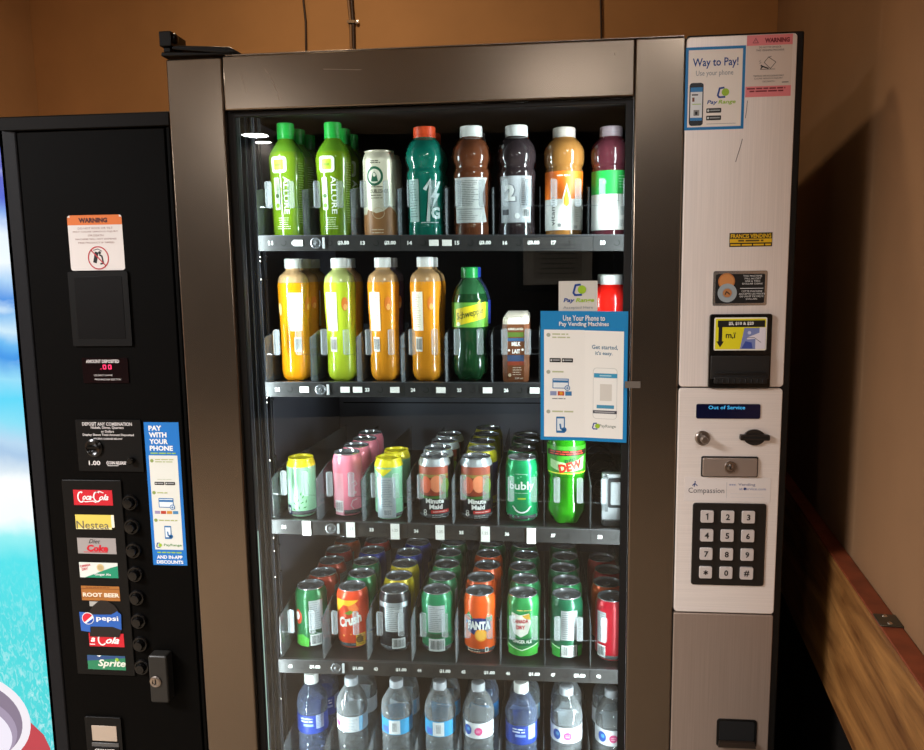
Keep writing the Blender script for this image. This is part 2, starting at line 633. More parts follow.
# wooden bumper board on the side wall
def wood(name, c1, c2, scale=(3, 1.2, 9)):
    m = P(name, c1, 0.48, 0, 0.4)
    nt, N, L, b = nodes_of(m)
    tc = N.new('ShaderNodeTexCoord')
    mp = N.new('ShaderNodeMapping')
    mp.inputs['Scale'].default_value = scale
    n1 = N.new('ShaderNodeTexNoise')
    n1.inputs['Scale'].default_value = 1.6
    n1.inputs['Detail'].default_value = 7
    n1.inputs['Distortion'].default_value = 1.4
    mp2 = N.new('ShaderNodeMapping')
    mp2.inputs['Scale'].default_value = (scale[0] * 8, scale[1] * 3, scale[2] * 14)
    n2 = N.new('ShaderNodeTexNoise')
    n2.inputs['Scale'].default_value = 1.5
    n2.inputs['Detail'].default_value = 5
    L.new(tc.outputs['Object'], mp.inputs[0])
    L.new(tc.outputs['Object'], mp2.inputs[0])
    L.new(mp.outputs[0], n1.inputs[0])
    L.new(mp2.outputs[0], n2.inputs[0])
    mx = N.new('ShaderNodeMath')
    mx.operation = 'MULTIPLY_ADD'
    mx.inputs[1].default_value = 0.3
    L.new(n2.outputs[0], mx.inputs[0])
    L.new(n1.outputs[0], mx.inputs[2])
    cr = N.new('ShaderNodeValToRGB')
    cr.color_ramp.elements[0].position = 0.45
    cr.color_ramp.elements[0].color = lin(c2)
    cr.color_ramp.elements[1].position = 0.85
    cr.color_ramp.elements[1].color = lin(c1)
    L.new(mx.outputs[0], cr.inputs[0])
    L.new(cr.outputs[0], b.inputs['Base Color'])
    bp = N.new('ShaderNodeBump')
    bp.inputs['Strength'].default_value = 0.25
    bp.inputs['Distance'].default_value = 0.002
    L.new(n2.outputs[0], bp.inputs['Height'])
    L.new(bp.outputs[0], b.inputs['Normal'])
    return m


struct('trim_1', rboxm(-0.006, -0.0005, -1.74, -0.012, 0.0, 0.688, P('dark_wall_panel', '#0d0a08', 0.7, 0, 0.2)))  # thin near-black sheet over the wall below the board
WX = 0.66 - C0.x                       # wall face near the camera lies at x = .66 for y = 0
WOOD = wood('worn_wood', '#a0713d', '#563215')
bb = thing('bumper_board', 'wide worn wooden board fixed along the wall beside the silver keypad panel', 'board', ROOM @ Vector((-0.02, -0.9, 0.69)))
mb = MB()
mb.box(-0.032, -0.001, -1.74, -0.012, 0.690, 0.945, WOOD, ROOM)
mb.build('board', bb, 0.006)
mb = MB()
RED = add_noise(P('red_brown_edge_paint', '#78381e', 0.55), (30, 30, 30), 4, 0.25)
mb.box(-0.0305, -0.001, -1.74, -0.012, 0.9452, 0.9495, RED, ROOM)
mb.build('painted_edge_strip', bb, 0.001, label='red-brown painted top edge')
mb = MB()
mb.box(-0.0315, -0.0005, -1.305, -1.265, 0.9497, 0.9525, P('old_steel_plate', '#5a5648', 0.4, 0.8), ROOM)
for yy in (-1.297, -1.273):
    mb.lathe([(0, 0.0018), (0.003, 0.0016), (0.004, 0)][::-1], CHROME, 12, ROOM @ Matrix.Translation((-0.017, yy, 0.9523)))
mb.build('joint_plate', bb, 0.001, label='dark metal joint plate')

# ------------------------------------------------------------------ tall drinks machine
VM = thing('drinks_vending_machine', 'tall brown glass-front drinks vending machine with a silver keypad panel', 'vending machine', (0.0, 0.43, 0.0))
XGL, XGR, ZGT, ZGB = -0.4206, 0.2698, 1.7409, 0.36
XP, XE = 0.350, 0.520

mb = MB()
mb.box(-0.520, -0.445, 0.052, 0.86, 0.06, 1.822, BLACK)
mb.box(0.312, 0.531, 0.052, 0.86, 0.06, 1.822, BLACK)
mb.box(-0.445, 0.312, 0.052, 0.86, 1.765, 1.822, BLACK)
mb.box(-0.445, 0.312, 0.052, 0.86, 0.06, 0.34, BLACK)
mb.box(-0.445, 0.312, 0.80, 0.86, 0.34, 1.765, BLACK)
mb.build('cabinet', VM, 0.003)
mb = MB()
mb.box(-0.4449, -0.4425, 0.054, 0.797, 0.3415, 1.7635, LINER)
mb.box(0.3095, 0.3119, 0.054, 0.797, 0.3415, 1.7635, LINER)
mb.box(-0.4425, 0.3095, 0.7945, 0.7995, 0.3415, 1.7635, LINER)
mb.box(-0.4425, 0.3095, 0.054, 0.7945, 1.7605, 1.7645, TRAY)
mb.box(-0.4425, 0.3095, 0.7925, 0.7945, 1.30, 1.7605, TRAY)
mb.box(-0.4425, 0.3095, 0.054, 0.7945, 0.3405, 0.3445, LINER)
mb.build('liner', VM)
mb = MB()
mb.box(-0.4415, 0.3085, 0.775, 0.794, 0.720, 1.215, P('cooling_panel_grey', '#a4a4b0', 0.5, 0.1))
for k in range(3):
    mb.box(-0.43, 0.295, 0.7742, 0.7752, 0.80 + 0.15 * k, 0.803 + 0.15 * k, RUBBER)
mb.build('cooling_panel', VM, 0.002)
for fx_, fy_ in ((-0.46, 0.12), (0.47, 0.12), (-0.46, 0.79), (0.47, 0.79)):
    mb = MB()
    mb.lathe([(0, 0), (0.025, 0), (0.025, 0.012), (0.012, 0.016), (0.012, 0.06), (0, 0.06)], RUBBER, 20, Matrix.Translation((fx_, fy_, 0)))
    mb.build('foot', VM)
# door: stiles, header, sill
mb = MB()
mb.prism([(-0.520, 0.10), (XGL, 0.10), (XGL, 1.8285), (-0.520, 1.8285)], 0.0, 0.021, FRAME)
for i_, v in enumerate(mb.v):                        # its face falls away a little towards the hinge side
    if v.x < -0.5 and v.y < 0.01:
        v.y += 0.0010
mb.build('door_stile', VM, 0.003)
mb = MB()
mb.box(XGR, XP - 0.0015, 0.0, 0.021, 0.10, 1.8300, FRAME)
mb.box(0.312, XP - 0.0015, 0.021, 0.05, 0.10, 1.8300, FRAME)
mb.build('door_stile', VM, 0.0025)
mb = MB()
mb.box(XGL + 0.0008, XGR - 0.0008, 0.0, 0.05, ZGT, 1.8300, FRAME)
# old scratches in the enamel
sc = Sheet()
SCR = P('bare_scratch', '#8f7d6c', 0.4, 0.3)
sc.stroke([(-0.345, 1.806), (-0.335, 1.789), (-0.327, 1.770), (-0.3225, 1.755)], 0.0010, SCR)
sc.stroke([(-0.388, 1.800), (-0.380, 1.770)], 0.0006, SCR)
sc.stroke([(-0.245, 1.802), (-0.18, 1.7985)], 0.0007, SCR)
sc.stroke([(0.236, 1.809), (0.2365, 1.806)], 0.0015, SCR)
sc.flat(mb, (0, 0, 0))
mb.build('door_header', VM, 0.0025)
mb = MB()
mb.box(XGL + 0.0008, XGR - 0.0008, 0.0, 0.05, 0.10, ZGB, FRAME)
mb.build('door_sill', VM, 0.0025)
mb = MB()
mb.rbox(-0.33, 0.18, -0.006, 0.0, 0.15, 0.31, 0.012, GLOSSBLACK)
mb.build('delivery_flap', VM, 0.002)
# bright metal edging along the top of the door
mb = MB()
mb.box(-0.415, XP - 0.003, 0.001, 0.05, 1.8303, 1.8325, P('edge_trim_metal', '#8b7f74', 0.25, 0.9))
mb.build('top_edging', VM, 0.0008)
# black inner frame round the window
mb = MB()
a, b2, t = 0.013, 0.0235, 0.0125
for x0, x1, z0, z1 in ((XGL + 0.0005, XGL + t, ZGB + 0.001, ZGT - 0.001), (XGR - t, XGR - 0.0005, ZGB + 0.001, ZGT - 0.001),
                       (XGL + t, XGR - t, ZGT - 0.0085, ZGT - 0.001), (XGL + t, XGR - t, ZGB + 0.001, ZGB + 0.012)):
    mb.box(x0, x1, a, b2, z0, z1, RUBBER)
mb.build('window_gasket', VM, 0.001)
mb = MB()
mb.box(XGL + 0.002, XGR - 0.002, 0.0155, 0.0195, ZGB + 0.003, ZGT - 0.0025, GLASS)
mb.build('window_pane', VM)
# lamp housings down both sides of the window
mb = MB()
mb.box(-0.4440, -0.4280, 0.0225, 0.050, 0.42, 1.755, GREYRAIL)
mb.build('light_housing', VM, 0.001)
mb = MB()
mb.box(-0.4075, -0.3990, 0.034, 0.038, 0.40, 1.735, P('grey_lamp_cover', '#242427', 0.6, 0.0, 0.2))
mb.build('lamp_cover', VM, 0.001)
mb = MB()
mb.tube([(-0.4105, 0.0315, 0.42), (-0.4105, 0.0315, 0.985)], 0.0011, glow('#bfe3d6', 0.8), 8)  # glowing strip imitates a bright reflection along the glass edge
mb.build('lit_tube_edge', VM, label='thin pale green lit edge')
mb = MB()
mb.box(0.2905, 0.303, 0.0225, 0.050, 0.42, 1.755, GREYRAIL)
mb.build('light_housing', VM, 0.001)
# slotted shelf rails
for yy, xx in ((0.115, -0.4245), (0.150, -0.4250)):
    mb = MB()
    for off in (0.0, 0.0075):
        mb.box(xx + off, xx + off + 0.0016, yy - 0.003, yy + 0.003, 0.36, 1.755, GREYRAIL)
    mb.box(xx - 0.004, xx + 0.012, yy + 0.0032, yy + 0.005, 0.36, 1.755, LINER)
    for zz in (1.4945, 1.4865, 1.452, 1.225, 1.215, 1.10, 0.942, 0.915, 0.86, 0.66, 0.60):
        mb.lathe([(0, 0), (0.0024, 0), (0.002, 0.002), (0, 0.0024)], CHROME, 10, Matrix.Translation((xx + 0.0125, yy + 0.002, zz)) @ Matrix.Rotation(pi / 2, 4, 'X'))
    mb.build('shelf_rail', VM)

# ---------------- shelves
WHITE = ink('#e9e9e6')
FLOORS = [1.524, 1.2526, 0.9736, 0.6939, 0.4190]
TILT = [-0.0158, -0.0027, -0.0128, 0.0041, 0.0]          # none of the shelves hangs quite level
COLX = [[-.367, -.275, -.187, -.100, -.012, .0725, .1605, .246],
        [-.3645, -.272, -.186, -.1035, -.0185, .070, .160, .250],
        [-.363, -.272, -.184, -.0935, -.0104, .0804, .167, .255],
        [-.361, -.272, -.181, -.094, -.006, .0816, .1685, .2575],
        [-.364, -.278, -.182, -.091, -.011, .077, .169, .259]]
PRICE = [['$3.00', '$3.50', '$3.00', '', '$3.00', '$3.00', '', ''],
         [''] * 8,
         [''] * 8,
         ['$1.00', '$1.00', '$1.00', '$1.00', '$1.00', '$1.00', '$1.00', ''],
         [''] * 8]
TAGS = [[1, 0, 0, 3, 0, 0, 0, 0], [1, 3, 1, 1, 1, 1, 0, 0], [2, 2, 2, 2, 2, 2, 0, 0], [0] * 8, [0] * 8]
KNOBS = [[(1, -0.028), (7, 0.02)], [(1, -0.03), (7, 0.02)], [(1, -0.02), (7, 0.02)], [(1, -0.02), (7, 0.02)], []]
for r in range(5):
    zf, zt = FLOORS[r], FLOORS[r] + (0.009 if r == 2 else 0.005)
    zb = zt - 0.029
    mb = MB()
    mb.box(-0.4065, 0.300, 0.104, 0.745, zf - 0.010, zf, TRAY)
    mb.box(-0.4065, 0.300, 0.096, 0.104, zb, zt, DARKPLASTIC)
    for k in range(8):
        for sx in (-0.022, 0.022):                                   # low runners the drinks slide on
            mb.box(COLX[3][k] + sx - 0.003, COLX[3][k] + sx + 0.003, 0.106, 0.74, zf - 0.0005, zf - 0.0001, RUBBER)
    s = Sheet()
    zc = (zb + zt) / 2
    for k in range(8):
        cx = -0.355 + 0.0872 * k
        if k in (3, 7):
            s.rect(cx - 0.0445, zb, cx - 0.0437, zt, RUBBER, 1)
        s.text('%d%d' % (r + 1, k + 1), cx - 0.0275, zc, WHITE, 2, h=0.0072, w=0.0085, bold=0.05)
        s.arc(cx - 0.003, zc, 0.005, 0.005, 200, 420, 0.0013, RUBBER, 1)
        if PRICE[r][k]:
            s.text(PRICE[r][k], cx + 0.0235, zc, WHITE, 2, h=0.0078, w=0.0215, bold=0.06)
    s.flat(mb, (0, 0.0958, 0))
    mb.box(-0.4065, 0.300, 0.0952, 0.0960, zt - 0.0016, zt, GREYRAIL)
    tray = mb.build('shelf', VM, 0.0008)
    for k in range(8):                                               # paper price tags
        cx = -0.355 + 0.0872 * k + (0.0045 if r != 2 else 0.0)
        tg = TAGS[r][k]
        if not tg:
            continue
        mb = MB()
        if tg == 2:
            x0 = cx + 0.010
            mb.box(x0, x0 + 0.0170, 0.0943, 0.0950, zb - 0.001 - 0.001 * (k % 3), zt - 0.001, ink('#f1f0ea'))
            s = Sheet().text('1.25', x0 + 0.0085, zc + 0.001, ink('#8c8c88'), 1, h=0.0055, w=0.011)
            s.flat(mb, (0, 0.0942, 0))
        else:
            x0 = cx + (0.012 if tg == 1 else 0.004)
            w = 0.0175
            mb.box(x0, x0 + w, 0.0943, 0.0950, zc - 0.0055, zc + 0.0055, ink('#f1f0ea'))
            if tg == 3:
                mb.box(x0 + 0.024, x0 + 0.024 + w, 0.0943, 0.0950, zc - 0.0055, zc + 0.0055, ink('#f1f0ea'))
        mb.build('price_tag', tray)
    for k, dx in KNOBS[r]:
        mb = MB()
        kx = -0.355 + 0.0872 * k + dx
        xf = Matrix.Translation((kx, 0.0952, zc)) @ Matrix.Rotation(pi / 2, 4, 'X')
        mb.lathe([(0.0105, 0), (0.0105, 0.002), (0.0085, 0.003), (0.008, 0.0018), (0.003, 0.0022), (0.0025, 0.0038), (0, 0.004)], P('grey_knob', '#6b6d70', 0.25, 0.5), 24, xf)
        mb.box(kx + 0.012, kx + 0.0165, 0.0935, 0.0955, zc - 0.010, zc + 0.010, P('pale_clip', '#b9bcbd', 0.3))
        mb.build('rail_knob', tray, 0.0004)
    cx_ = COLX[r]
    walls = [cx_[0] - 0.0425] + [(cx_[k] + cx_[k + 1]) / 2 for k in range(7)] + [0.2960]
    for dxx in walls:                                                # clear walls between the lanes
        mb = MB()
        pts = [(0.1055, zf + 0.0002), (0.70, zf + 0.0002), (0.70, zf + 0.075), (0.190, zf + 0.100), (0.1055, zf + 0.088)]
        vs = [(dxx - 0.0009, p[0], p[1]) for p in pts] + [(dxx + 0.0009, p[0], p[1]) for p in pts]
        mb.add(vs, [(4, 3, 2, 1, 0), (5, 6, 7, 8, 9), (0, 1, 6, 5), (1, 2, 7, 6), (2, 3, 8, 7), (3, 4, 9, 8), (4, 0, 5, 9)], CLEAR)
        mb.build('lane_divider', tray)
    for k in range(8):                                               # clear stop tabs in front of the drinks
        if r == 4:
            continue
        for sx, sg in ((-0.0195, -1), (0.0235, 1)):
            if r == 2 and k == 7 and sg == 1:
                continue
            mb = MB()
            cx = cx_[k] + sx
            mb.rbox(cx - 0.0060, cx + 0.0060, 0.1065, 0.1090, zf + 0.055, zf + 0.104, 0.0035, CLEARTAB)
            mb.box(cx - 0.0054, cx - 0.0042, 0.1043, 0.1066, zf + 0.057, zf + 0.102, CLEARTAB)
            wx = walls[k] if sg < 0 else walls[k + 1]
            mb.box(min(cx, wx), max(cx, wx), 0.1074, 0.1082, zf + 0.0560, zf + 0.0572, CLEAR)
            mb.build('stop_tab', tray)
    for o in [tray] + list(tray.children):                           # the shelf's own slope
        for v in o.data.vertices:
            v.co.z += TILT[r] * (v.co.x + 0.07)

# clear-fronted pusher left standing in the empty lane
mb = MB()
SILVER = P('silver_pusher_plastic', '#d9dee2', 0.22, 0.25)
zf = FLOORS[2] + TILT[2] * 0.33
mb.box(0.235, 0.292, 0.150, 0.168, zf + 0.001, zf + 0.102, SILVER)
mb.box(0.240, 0.246, 0.138, 0.150, zf + 0.030, zf + 0.100, CLEARTAB)
mb.rbox(0.246, 0.290, 0.145, 0.150, zf + 0.036, zf + 0.094, 0.004, GREYRAIL)
mb.rbox(0.251, 0.286, 0.143, 0.146, zf + 0.042, zf + 0.088, 0.003, SILVER)
mb.box(0.236, 0.291, 0.140, 0.150, zf + 0.001, zf + 0.012, DARKPLASTIC)
mb.build('lane_pusher', VM, 0.0012, label='silver pusher in the empty lane')
for k in range(5):
    mb = MB()
    zz = FLOORS[2] + TILT[2] * 0.32
    mb.tube([(0.222 + 0.033 * (1 + cos(a * pi / 8)), 0.215 + k * 0.07 + a * 0.0035, zz + 0.040 + 0.036 * sin(a * pi / 8)) for a in range(17)], 0.0022, P('dark_coil_wire', '#2a2a2c', 0.3, 0.8), 8)
    mb.build('dispensing_coil', VM)

# ---------------- silver panel
mb = MB()
mb.box(0.3515, 0.5335, 0.006, 0.050, 0.10, 1.833, RUBBER)
mb.build('door_edge', VM, 0.003)


def ppanel(z0, z1, x1a, x1b, m, r=0.006):
    """steel plate standing proud of the black door edge"""
    mb = MB()
    mb.rbox(XP, x1a, -0.003, 0.006, z0, z1, r, m)
    return mb


# upper plate
mb = ppanel(1.2645, 1.8275, XE, XE, STEELUP)
s = Sheet()
SC2 = ink('#6b5d55')
s.stroke([(0.4405, 1.668), (0.4375, 1.655), (0.4345, 1.645), (0.4310, 1.632)], 0.0011, SC2)
s.stroke([(0.4463, 1.727), (0.4455, 1.712), (0.4440, 1.700)], 0.0009, SC2)
s.flat(mb, (0, -0.0031, 0))
mb.build('upper_plate', VM, 0.0012)
# middle plate
mb = ppanel(0.8655, 1.2620, 0.5195, 0.5195, STEEL)
keyplate = mb.build('keypad_plate', VM, 0.0012)
# lower plate
mb = ppanel(0.18, 0.8630, 0.519, 0.519, STEELLOW, 0.003)
mb.build('lower_plate', VM, 0.0012)
mb = MB()
mb.rbox(0.429, 0.4985, -0.0046, -0.0029, 0.6145, 0.668, 0.006, GLOSSBLACK)
mb.rbox(0.4335, 0.494, -0.0050, -0.0044, 0.6275, 0.664, 0.004, P('deep_black', '#020202', 0.8))
mb.prism([(0.431, 0.617), (0.4965, 0.617), (0.4945, 0.627), (0.433, 0.627)], -0.011, -0.0045, P('scuffed_black_lip', '#2a2019', 0.3))
mb.build('coin_return_cup', VM, 0.0008)

FACE = -0.0031
ACC = {}


def sticker(name, art, x0, x1, z0, z1, base, y=FACE, r=0.0, parent=VM, thick=0.0003, label=None):
    mb = MB()
    if r > 0:
        mb.rbox(x0, x1, y - thick, y, z0, z1, r, base)
    else:
        mb.box(x0, x1, y - thick, y, z0, z1, base)
    art.flat(mb, (0, y - thick, 0), eps=0.0002)
    return mb.build(name, parent, label=label)


BLUE, DKBLUE, LIME, GREY = ink('#1478b8'), ink('#16408c'), ink('#9cc02c'), ink('#8a9098')
INK = ink('#1a1816')


def pay_mark(s, cx, cy, k, l=2):
    """the open blue bracket with a green disc"""
    s.stroke([(cx + 0.10 * k, cy + 0.52 * k), (cx - 0.42 * k, cy + 0.46 * k), (cx - 0.62 * k, cy - 0.30 * k), (cx - 0.46 * k, cy - 0.52 * k), (cx + 0.22 * k, cy - 0.50 * k)], 0.20 * k, DKBLUE, l)
    s.disc(cx + 0.22 * k, cy + 0.02 * k, 0.42 * k, LIME, l + 1)


# "Way to Pay!" sticker
s = Sheet()
x0, x1, z0, z1 = 0.3485, 0.4415, 1.6838, 1.8118
s.rect(x0 + 0.0045, z0 + 0.0045, x1 - 0.0045, z1 - 0.0045, ink('#eee6dd'), 1)
s.text('Way to Pay!', (x0 + x1) / 2, 1.7865, DKBLUE, 2, h=0.0165, w=0.071, bold=0.015)
s.text('Use your phone', (x0 + x1) / 2 - 0.001, 1.7705, GREY, 2, h=0.0105, w=0.058)
s.rect(0.3555, 1.6905, 0.3775, 1.7570, ink('#22242a'), 2, 0.0045)
s.rect(0.3572, 1.6985, 0.3758, 1.7500, ink('#dfe4e6'), 3)
s.rect(0.3572, 1.7430, 0.3758, 1.7500, ink('#2f7cb8'), 4)
s.rect(0.3572, 1.6985, 0.3758, 1.7030, ink('#2f7cb8'), 4)
s.rect(0.3592, 1.7375, 0.3690, 1.7395, INK, 4).rect(0.3600, 1.7280, 0.3635, 1.7345, ink('#7a4a38'), 4).rect(0.3600, 1.7235, 0.3740, 1.7245, LIME, 4)
s.rect(0.3625, 1.7060, 0.3715, 1.7150, ink('#8a8a86'), 4).rect(0.3650, 1.7075, 0.3685, 1.7125, INK, 5)
pay_mark(s, 0.4085, 1.7410, 0.0140)
s.text('Pay', 0.3915, 1.7257, DKBLUE, 2, h=0.0078, w=0.0165, bold=0.025, shear=0.2)
s.text('Range', 0.4145, 1.7257, LIME, 2, h=0.0078, w=0.0270, bold=0.025, shear=0.2)
for zz in (1.7135, 1.7020):
    s.rect(0.3825, zz - 0.0036, 0.4060, zz + 0.0036, INK, 2, 0.0012)
    s.disc(0.3856, zz, 0.0018, ink('#cfd2d0'), 3)
    s.rect(0.3885, zz - 0.0009, 0.4040, zz + 0.0012, ink('#9a9c9a'), 3)
s.rect(0.3835, 1.6925, 0.4290, 1.6931, GREY, 2)
sticker('payment_sticker', s, x0, x1, z0, z1, BLUE, label='blue-bordered Way to Pay sticker')
# warning sticker
s = Sheet()
x0, x1, z0, z1 = 0.4425, 0.5125, 1.7322, 1.8262
PINK, DKRED = ink('#e8868c'), ink('#7c2630')
s.rect(x0, 1.8105, x1, z1, PINK, 1).rect(x0, z0, x1, 1.7485, PINK, 1)
s.text('WARNING', 0.4890, 1.8178, DKRED, 2, h=0.0072, w=0.0380, bold=0.05)
s.stroke([(0.4520, 1.8145), (0.4600, 1.8145), (0.4560, 1.8215)], 0.0007, DKRED, 2, True)
s.text('!', 0.4560, 1.8172, DKRED, 2, h=0.0038)
s.text('DO NOT TIP OR ROCK', 0.4785, 1.8075, INK, 2, h=0.0027, w=0.034)
s.text('THIS VENDING MACHINE', 0.4785, 1.8030, INK, 2, h=0.0027, w=0.043)
s.stroke([(0.4640, 1.7740), (0.4870, 1.7740)], 0.0007, INK, 2)
s.stroke([(0.4700, 1.7845), (0.4765, 1.7925), (0.4880, 1.7845), (0.4800, 1.7748)], 0.0008, INK, 2, True)
s.stroke([(0.4765, 1.7925), (0.4810, 1.7935)], 0.0007, INK, 2)
s.stroke([(0.4650, 1.7750), (0.4680, 1.7785), (0.4730, 1.7765), (0.4770, 1.7752)], 0.0019, INK, 2)
s.disc(0.4660, 1.7795, 0.0014, INK, 2)
s.stroke([(0.4630, 1.7830), (0.4655, 1.7850)], 0.0006, INK, 2).stroke([(0.4625, 1.7860), (0.4645, 1.7875)], 0.0006, INK, 2)
s.text('TIPPING OR ROCKING MAY', 0.4775, 1.7640, INK, 2, h=0.0026, w=0.047)
s.text('CAUSE SERIOUS INJURY', 0.4775, 1.7597, INK, 2, h=0.0026, w=0.044)
s.text('OR DEATH', 0.4775, 1.7554, INK, 2, h=0.0026, w=0.018)
s.rect(0.4985, 1.7530, 0.5085, 1.7541, INK, 2)
s.lines(0.4450, 0.5040, 1.7450, 1.7450, 1, DKRED, 2, 0.0022, 0.05)
s.lines(0.4490, 0.5010, 1.7408, 1.7408, 1, DKRED, 2, 0.0022, 0.0)
sticker('warning_sticker', s, x0, x1, z0, z1, ink('#ddcec4'), label='pink and white WARNING sticker')
# vendor name sticker
s = Sheet()
x0, x1, z0, z1 = 0.4250, 0.4930, 1.4965, 1.5190
YEL = ink('#e0b418')
s.text('FRANCIS VENDING', (x0 + x1) / 2, 1.5137, YEL, 2, h=0.0068, w=0.064, bold=0.03)
s.rect(x0 + 0.0008, 1.5030, x1 - 0.0008, 1.5092, YEL, 1)
s.lines(0.4390, 0.4790, 1.5062, 1.5061, 1, ink('#5a4410'), 2, 0.0028, 0.0)
s.lines(0.4270, 0.4910, 1.4996, 1.4995, 1, YEL, 2, 0.0026, 0.0)
sticker('name_sticker', s, x0, x1, z0, z1, ink('#241c10'), label='black and yellow name sticker')
# coin sticker
s = Sheet()
x0, x1, z0, z1 = 0.4010, 0.4878, 1.4004, 1.4575
s.rect(x0 + 0.004, z0 + 0.004, x1 - 0.004, z1 - 0.005, INK, 1, 0.003)
s.disc(0.4225, 1.4405, 0.0135, ink('#b5713c'), 2).disc(0.4225, 1.4405, 0.0115, ink('#c9874c'), 3)
s.disc(0.4240, 1.4215, 0.0155, ink('#9aa4a8'), 4).disc(0.4240, 1.4215, 0.0085, ink('#8f979b'), 5).disc(0.4240, 1.4215, 0.0072, ink('#b57a4a'), 6)
s.stroke([(0.4205, 1.4185), (0.4225, 1.4235), (0.4250, 1.4220), (0.4280, 1.4190)], 0.0022, ink('#5a3a24'), 7)
for i, tline in enumerate(('THIS MACHINE', 'WILL ACCEPT', 'ONE & TWO', 'DOLLAR COINS')):
    s.text(tline, 0.4640, 1.4490 - i * 0.0042, WHITE, 2, h=0.0027, w=[0.030, 0.027, 0.024, 0.032][i])
s.rect(0.4445, 1.4283, 0.4815, 1.4291, WHITE, 2)
for i, tline in enumerate(('CETTE MACHINE', 'ACCEPTE LES PIECES', 'DE UN ET DE DEUX', 'DOLLARS')):
    s.text(tline, 0.4635, 1.4240 - i * 0.0042, WHITE, 2, h=0.0027, w=[0.033, 0.041, 0.038, 0.018][i])
sticker('coin_sticker', s, x0, x1, z0, z1, P('silver_foil', '#cfcdc8', 0.22, 0.9), r=0.003, label='silver-edged coin sticker')
# banknote slot
mb = MB()
mb.rbox(0.3965, 0.4965, -0.010, -0.003, 1.2635, 1.3868, 0.004, GLOSSBLACK)
mb.box(0.3990, 0.4940, -0.0135, -0.010, 1.2790, 1.3180, P('matt_black_mouth', '#161412', 0.5))
mb.box(0.4040, 0.4900, -0.0170, -0.0135, 1.2720, 1.2830, P('matt_black_mouth', '#161412', 0.5))
mb.box(0.4060, 0.4880, -0.0172, -0.0134, 1.2880, 1.2910, RUBBER)
for k in range(9):
    mb.box(0.408 + k * 0.0092, 0.4105 + k * 0.0092, -0.0195, -0.017, 1.2722, 1.2800, RUBBER)
accept = mb.build('banknote_slot', VM, 0.0012)
s = Sheet()
x0, x1, z0, z1 = 0.4035, 0.4880, 1.3268, 1.3813
s.rect(x0 + 0.002, z0 + 0.002, x1 - 0.002, z1 - 0.002, ink('#e3d81e'), 1, 0.0015)
s.rect(0.4090, 1.3655, 0.4845, 1.3765, INK, 2)
s.text('$5, $10 & $20', 0.4465, 1.3712, WHITE, 3, h=0.0062, w=0.040, bold=0.03)
s.rect(0.4105, 1.3420, 0.4165, 1.3660, INK, 2)
s.poly([(0.4075, 1.3420), (0.4195, 1.3420), (0.4135, 1.3320)], INK, 2)
s.text('m,ï', 0.4305, 1.3510, INK, 2, h=0.0110, w=0.0165, bold=0.02)
s.poly([(0.4455, 1.3290), (0.4860, 1.3290), (0.4860, 1.3640), (0.4520, 1.3640)], ink('#7a86b8'), 2)
s.poly([(0.4700, 1.3290), (0.4860, 1.3290), (0.4860, 1.3650), (0.4760, 1.3650), (0.4760, 1.3560), (0.4560, 1.3480), (0.4570, 1.3450), (0.4700, 1.3460)], ink('#dfd9e2'), 3)
s.poly([(0.4480, 1.3300), (0.4660, 1.3300), (0.4640, 1.3400), (0.4540, 1.3420)], ink('#3d4f9c'), 3)
s.disc(0.4600, 1.3560, 0.0028, ink('#c9cde4'), 3).stroke([(0.4560, 1.3480), (0.4680, 1.3480), (0.4790, 1.3400)], 0.0008, ink('#4a4a58'), 4)
mb2 = MB()
mb2.rbox(x0, x1, -0.0104, -0.010, z0, z1, 0.0025, ink('#efeada'))
s.flat(mb2, (0, -0.0105, 0), eps=0.0002)
mb2.build('note_label', accept, label='yellow banknote label')
# text display
mb = MB()
mb.rbox(0.3790, 0.4840, -0.0045, -0.003, 1.2105, 1.2355, 0.003, P('navy_display', '#0a0f30', 0.15))
s = Sheet().text('Out of Service', 0.4290, 1.2297, glow('#3fb4f0', 1.0), 1, h=0.0062, w=0.060, bold=0.01)
s.flat(mb, (0, -0.0046, 0), eps=0.0002)
mb.build('display', VM, 0.0005, label='navy display reading Out of Service')
# coin return button
fxf = lambda x, z, y=-0.003: Matrix.Translation((x, y, z)) @ Matrix.Rotation(pi / 2, 4, 'X')
mb = MB()
mb.lathe([(0.0125, 0), (0.0125, 0.004), (0.0105, 0.006), (0.0085, 0.006), (0.0080, 0.004), (0.0060, 0.004), (0.0060, 0.020), (0.0050, 0.022), (0, 0.0222)], NICKEL, 28, fxf(0.3905, 1.1770))
mb.build('coin_return_button', VM, label='round nickel push button')
# coin slot
mb = MB()
xf = fxf(0.4755, 1.1790)
pts = [(0.0175 * cos(2 * pi * k / 32), 0.0135 * sin(2 * pi * k / 32)) for k in range(32)]
mb.prism([(0.4755 + p[0], 1.1790 + p[1]) for p in pts], -0.0075, -0.003, P('black_coin_plate', '#221d1a', 0.35))
mb.rbox(0.4515, 0.4995, -0.011, -0.003, 1.1745, 1.1840, 0.002, P('black_coin_plate', '#221d1a', 0.35))
mb.box(0.4550, 0.4960, -0.0113, -0.0109, 1.1782, 1.1806, P('deep_black', '#020202', 0.8))
mb.build('coin_slot', VM, 0.0015)
